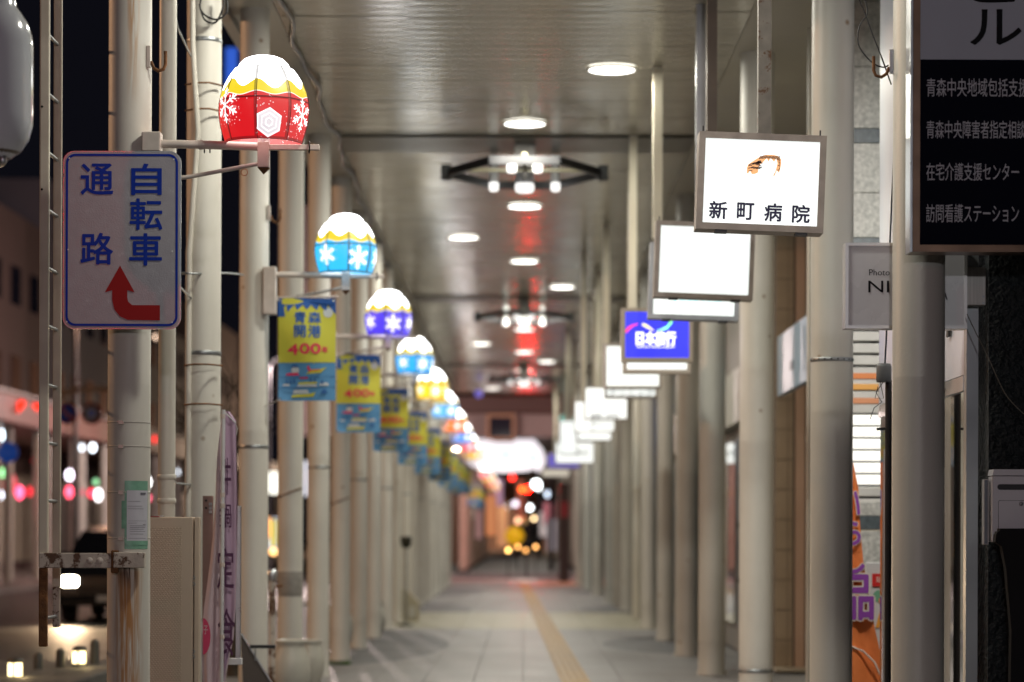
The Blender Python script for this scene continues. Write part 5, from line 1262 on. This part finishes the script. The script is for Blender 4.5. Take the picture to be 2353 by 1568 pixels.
# next block arcade
tag(MB().box(-2.3,8,80,170,ZC-.55,ZC).build('next_canopy',mat('brown_canopy',(.12,.08,.07),.6)),'dark canopy of the next arcade beyond the crossing','canopy')
for k in range(12):
    dd=78+4.2*k
    for s_ in (-1,1):
        t=thing('far_column','%s column of the next arcade, %s side, %s from the crossing'%('reddish' if s_<0 else 'brown','street' if s_<0 else 'shop',ORD[k]),'pole',(s_*1.95+(0 if s_<0 else -.1),dd,0),group='columns of the next arcade')
        MB().cyl(0,0,0,4.42,.13,14).build('shaft',mat('far_col_red_light' if s_<0 else 'far_col_r',(.50,.34,.27) if s_<0 else (.42,.38,.32),.5),t)  # street-side columns carry the reddish light in their base colour
        MB().cyl(0,0,0,.12,.16,14).build('base',M_DARKM,t)
x_=at(1297,1200,69)[0]
t=thing('brown_post','thick dark brown post at the far right corner of the crossing','post',(x_,69.5,ZR)); MB().bbox(-.15,.15,-.15,.15,0,2.9,.02).build('shaft',mat('dark_brown_post',(.06,.035,.03),.5),t); MB().box(-.12,.12,-.17,-.152,1.9,2.35).build('red_plate',mat('red_plate',(.4,.03,.04),.5),t)
NC=['pink','golden','orange','pink','yellow','red','golden','pink']
for k in range(8):
    dd=80+5.4*k; lantern(k,dd,NC[k],'far blurred egg lantern with %s base beyond the crossing, %s of that row'%(NC[k],ORD[k]),3.12)
    t=thing('lantern_bracket','steel arm holding the %s lantern beyond the crossing'%ORD[k],'bracket',(-1.95,dd,3.12),group='steel arms of the next arcade'); MB().tube([(0,0,-.01),(.7,0,-.01)],.02,6).build('arm_tube',M_ARM,t); MB().box(.66,.71,-.03,.03,-.1,.01).build('post',M_ARM,t)
    if k<6:
        dup(ban,(-1.85,dd-.1,2.2),'yellow and blue anniversary banner beyond the crossing, %s of that row'%ORD[k],rz=0)
# far wall of the next block
b=thing('far_shops','row of dim reddish shop fronts on the left beyond the crossing','building',(-2.9,79,0))
for k in range(8):
    MB().box(-.3,0,k*9,k*9+8.8,0,4.4).build('shopfront',mat('farshop%d'%(k%4),[(.35,.2,.17),(.2,.15,.15),(.5,.22,.14),(.3,.25,.22)][k%4],.6),b)
b=thing('far_shops_right','row of dim shop fronts on the right beyond the crossing','building',(2.3,79,0))
for k in range(8):
    MB().box(0,.3,k*9,k*9+8.8,0,4.4).build('shopfront',mat('farshopr%d'%(k%3),[(.25,.17,.17),(.16,.1,.1),(.3,.26,.24)][k%3],.6),b)
b=thing('vista_building','very distant dark brown building at the vanishing point','building',(0,165,0)); MB().box(-9,9,0,5,0,14).build('wall',mat('vista_brown',(.42,.24,.18),.8),b)
[MB().box(x_,x_+1.5,-.05,-.01,2,4).build('window',mat('night_glass',(.012,.012,.02),.1),b) for x_ in (-3,1)]
# far lamps
FL=[(1177,1098,100,.10,(1,.03,.02),9,'red traffic lamp at the far end'),(1199,1125,120,.12,(1,.10,.01),9,'left of two orange red lamps at the far end'),(1212,1125,72,.075,(1,.0008,.0002),560,'right of two orange red lamps at the far end'),(1232,1113,110,.19,(.95,1,1),9,'large white glowing lamp at the far end'),(1238,1121,112,.11,(.95,1,1),5,'white lamp touching the large one at the far end'),
 (1259,1136,120,.15,(.6,.7,.85),3,'bluish lamp right of the large white one'),(1163,1167,115,.11,(.8,.92,1),7,'bluish white lamp low left at the far end'),(1184,1158,115,.15,(.8,.7,.8),3,'pinkish lamp above the low left lamp'),(1217,1167,115,.12,(.95,1,1),9,'round white lamp low in the vanishing point'),(1227,1192,120,.09,(1,.72,.38),7,'warm yellow lamp below the round white one'),
 (1190,1197,120,.15,(1,.5,.28),3,'dim orange lamp left of the warm yellow lamp'),(1168,1265,70,.055,(1,.58,.16),9,'left front amber lamp near the crossing floor'),(1190,1257,76,.055,(1,.45,.12),6,'second amber lamp near the crossing floor'),(1208,1265,70,.055,(1,.45,.12),4,'third amber lamp near the crossing floor'),(1231,1257,76,.055,(1,.48,.14),6,'rightmost amber lamp near the crossing floor'),
 (1182,1232,95,.38,(.75,.38,.01),.7,'large dull amber globe at the far end'),(1300,963,66,.14,(.0,.75,.65),1.2,'teal green signal lamp above the far lightboxes'),(1248,963,80,.16,(.15,.6,.62),.9,'dim teal lamp left of the signal lamp'),(1100,905,60,.10,(.15,.12,.5),1.0,'dim violet lamp at the roof end'),(1203,968,88,.3,(.6,.6,.55),.6,'pale oval lamp on the end building')]
for px,py,d,r,c_,s_,l in FL: bulb(px,py,d,r,c_,s_,l,'far_lamp','lamps at the far end',pole_to=(0 if py>1100 else ZC-.1) if d<140 else None)
rnd=random.Random(5)
FS=[(1078,1150,88,(1,.75,.6)),(1128,1185,96,(1,.35,.15)),(1154,1210,104,(1,.42,.2)),(1100,1205,92,(.55,.3,.28)),(1142,1140,112,(.9,.5,.7)),(1262,1180,92,(.8,.25,.3)),(1250,1205,104,(.7,.6,.6)),(1268,1230,88,(.5,.45,.5)),(1206,1215,140,(1,.6,.25)),(1196,1150,140,(.8,.2,.12))]  # glowing panels put in for blurred lights and an orange-lit pillar
for i,(px,py,d,c_) in enumerate(FS):
    a=at(px,py,d); w2=S(7+rnd.random()*6,d); h2=S(22+rnd.random()*26,d)
    t=thing('far_glow_panel','upright glowing panel standing in for far light, %s from the crossing among the far %s shops'%(ORD[i],'left' if px<1200 else 'right'),'sign',a,group='dim glow panels among the far shops')
    MB().box(-w2,w2,0,.12,-h2,h2).build('face',emat('farglow%d'%i,c_,.42),t); MB().box(-w2-.03,w2+.03,.121,.16,-h2-.03,h2+.03).build('back',M_DARKM,t)
# far van? a dark van at the end
t=thing('far_van','dark van silhouette at the far end of the street','van',(.25,128,ZR)); MB().bbox(-.8,.8,0,3,.3,1.9,.15).build('body',mat('van_dark',(.02,.02,.025),.3),t)
for s_ in (-1,1): MB().lathe([(.3,-.1),(.3,.1)],16).build('wheel',mat('tyre',(.02,.02,.02),.8),t,(s_*.7,.6,.3)).rotation_euler=(0,PI/2,0)
MB().box(-.65,.65,-.012,-.002,1.2,1.7).build('windscreen',mat('car_glass',(.012,.014,.018),.04,coat=1),t)

# ============================================================ LAMPS OUTSIDE THE FRAME (inferred from their light; those beyond the arcade are added)
def street_lamp(x,y,z,col,power,label,red=False):
    t=thing('street_lamp',label,'street lamp',(x,y,ZR))
    MB().lathe([(.12,0),(.12,.6),(.07,.65),(.05,z-.2)],16).build('post',M_DARKM,t)
    MB().tube([(0,0,z-.2),(.2,0,z+.05),(.8,0,z+.1)],.04,8).build('arm',M_DARKM,t)
    MB().bbox(.55,1.15,-.15,.15,z+.05,z+.2,.03).build('head',M_DARKM,t); MB().box(.6,1.1,-.11,.11,z+.03,z+.048).build('lens',emat('streetlens_%d'%int(col[2]*100),col,5),t)
    light('POINT','lamp',t,(.85,0,z-.08),power,col,.12)
street_lamp(-13.5,17.5,7.0,(1,.54,.28),1700,'tall sodium street lamp by the road, out of view to the left')
street_lamp(-11.5,62,7.0,(1,.55,.36),380,'second tall sodium street lamp further along the road')
street_lamp(-.25,-3.5,4.0,(.98,.95,1),680,'street lamp behind the viewer at the corner')
street_lamp(-5.0,150,6.5,(1,.72,.5),5200,'added street lamp lighting the very far end of the road')  # added to light the distant end wall
street_lamp(4.5,108,6.5,(1,.70,.5),900,'added street lamp behind the far right shops')  # added as well, lights the far end
street_lamp(-7.5,71,6.5,(1,.78,.74),2600,'added street lamp lighting the crossing from the left, out of view')  # added to brighten the crossing and the end building
street_lamp(7.5,72,6.5,(1,.76,.70),2400,'added street lamp lighting the crossing from the right, out of view')  # added opposite lamp, same purpose
for k,dd in enumerate((83,92,103,118)): downlight(0,dd,'added ceiling light in the next arcade beyond the crossing, %s one'%ORD[k],70).location.z=ZC-.56  # unseen lights added to brighten the block beyond the crossing
t=thing('traffic_light','red traffic light behind the viewer, seen only mirrored in the signs','traffic light',(-5.6,-8,ZR))
MB().tube([(0,0,0),(0,0,6.5)],.08,10).build('post',M_DARKM,t); MB().bbox(-.2,.95,-.12,.12,5.6,6.0,.03).build('housing',M_DARKM,t)
for i,(xx,c_,s_) in enumerate(((.0,(1,.02,.02),420),(.37,(.2,.15,.02),.1),(.74,(.02,.2,.1),.1))):
    MB().lathe([(0,0),(.12,.0),(.15,-.03)],20,caps=False).build('lamp_lens',emat('tl%d'%i,c_,s_),t,(xx,.125,5.8)).rotation_euler=(-PI/2,0,0)
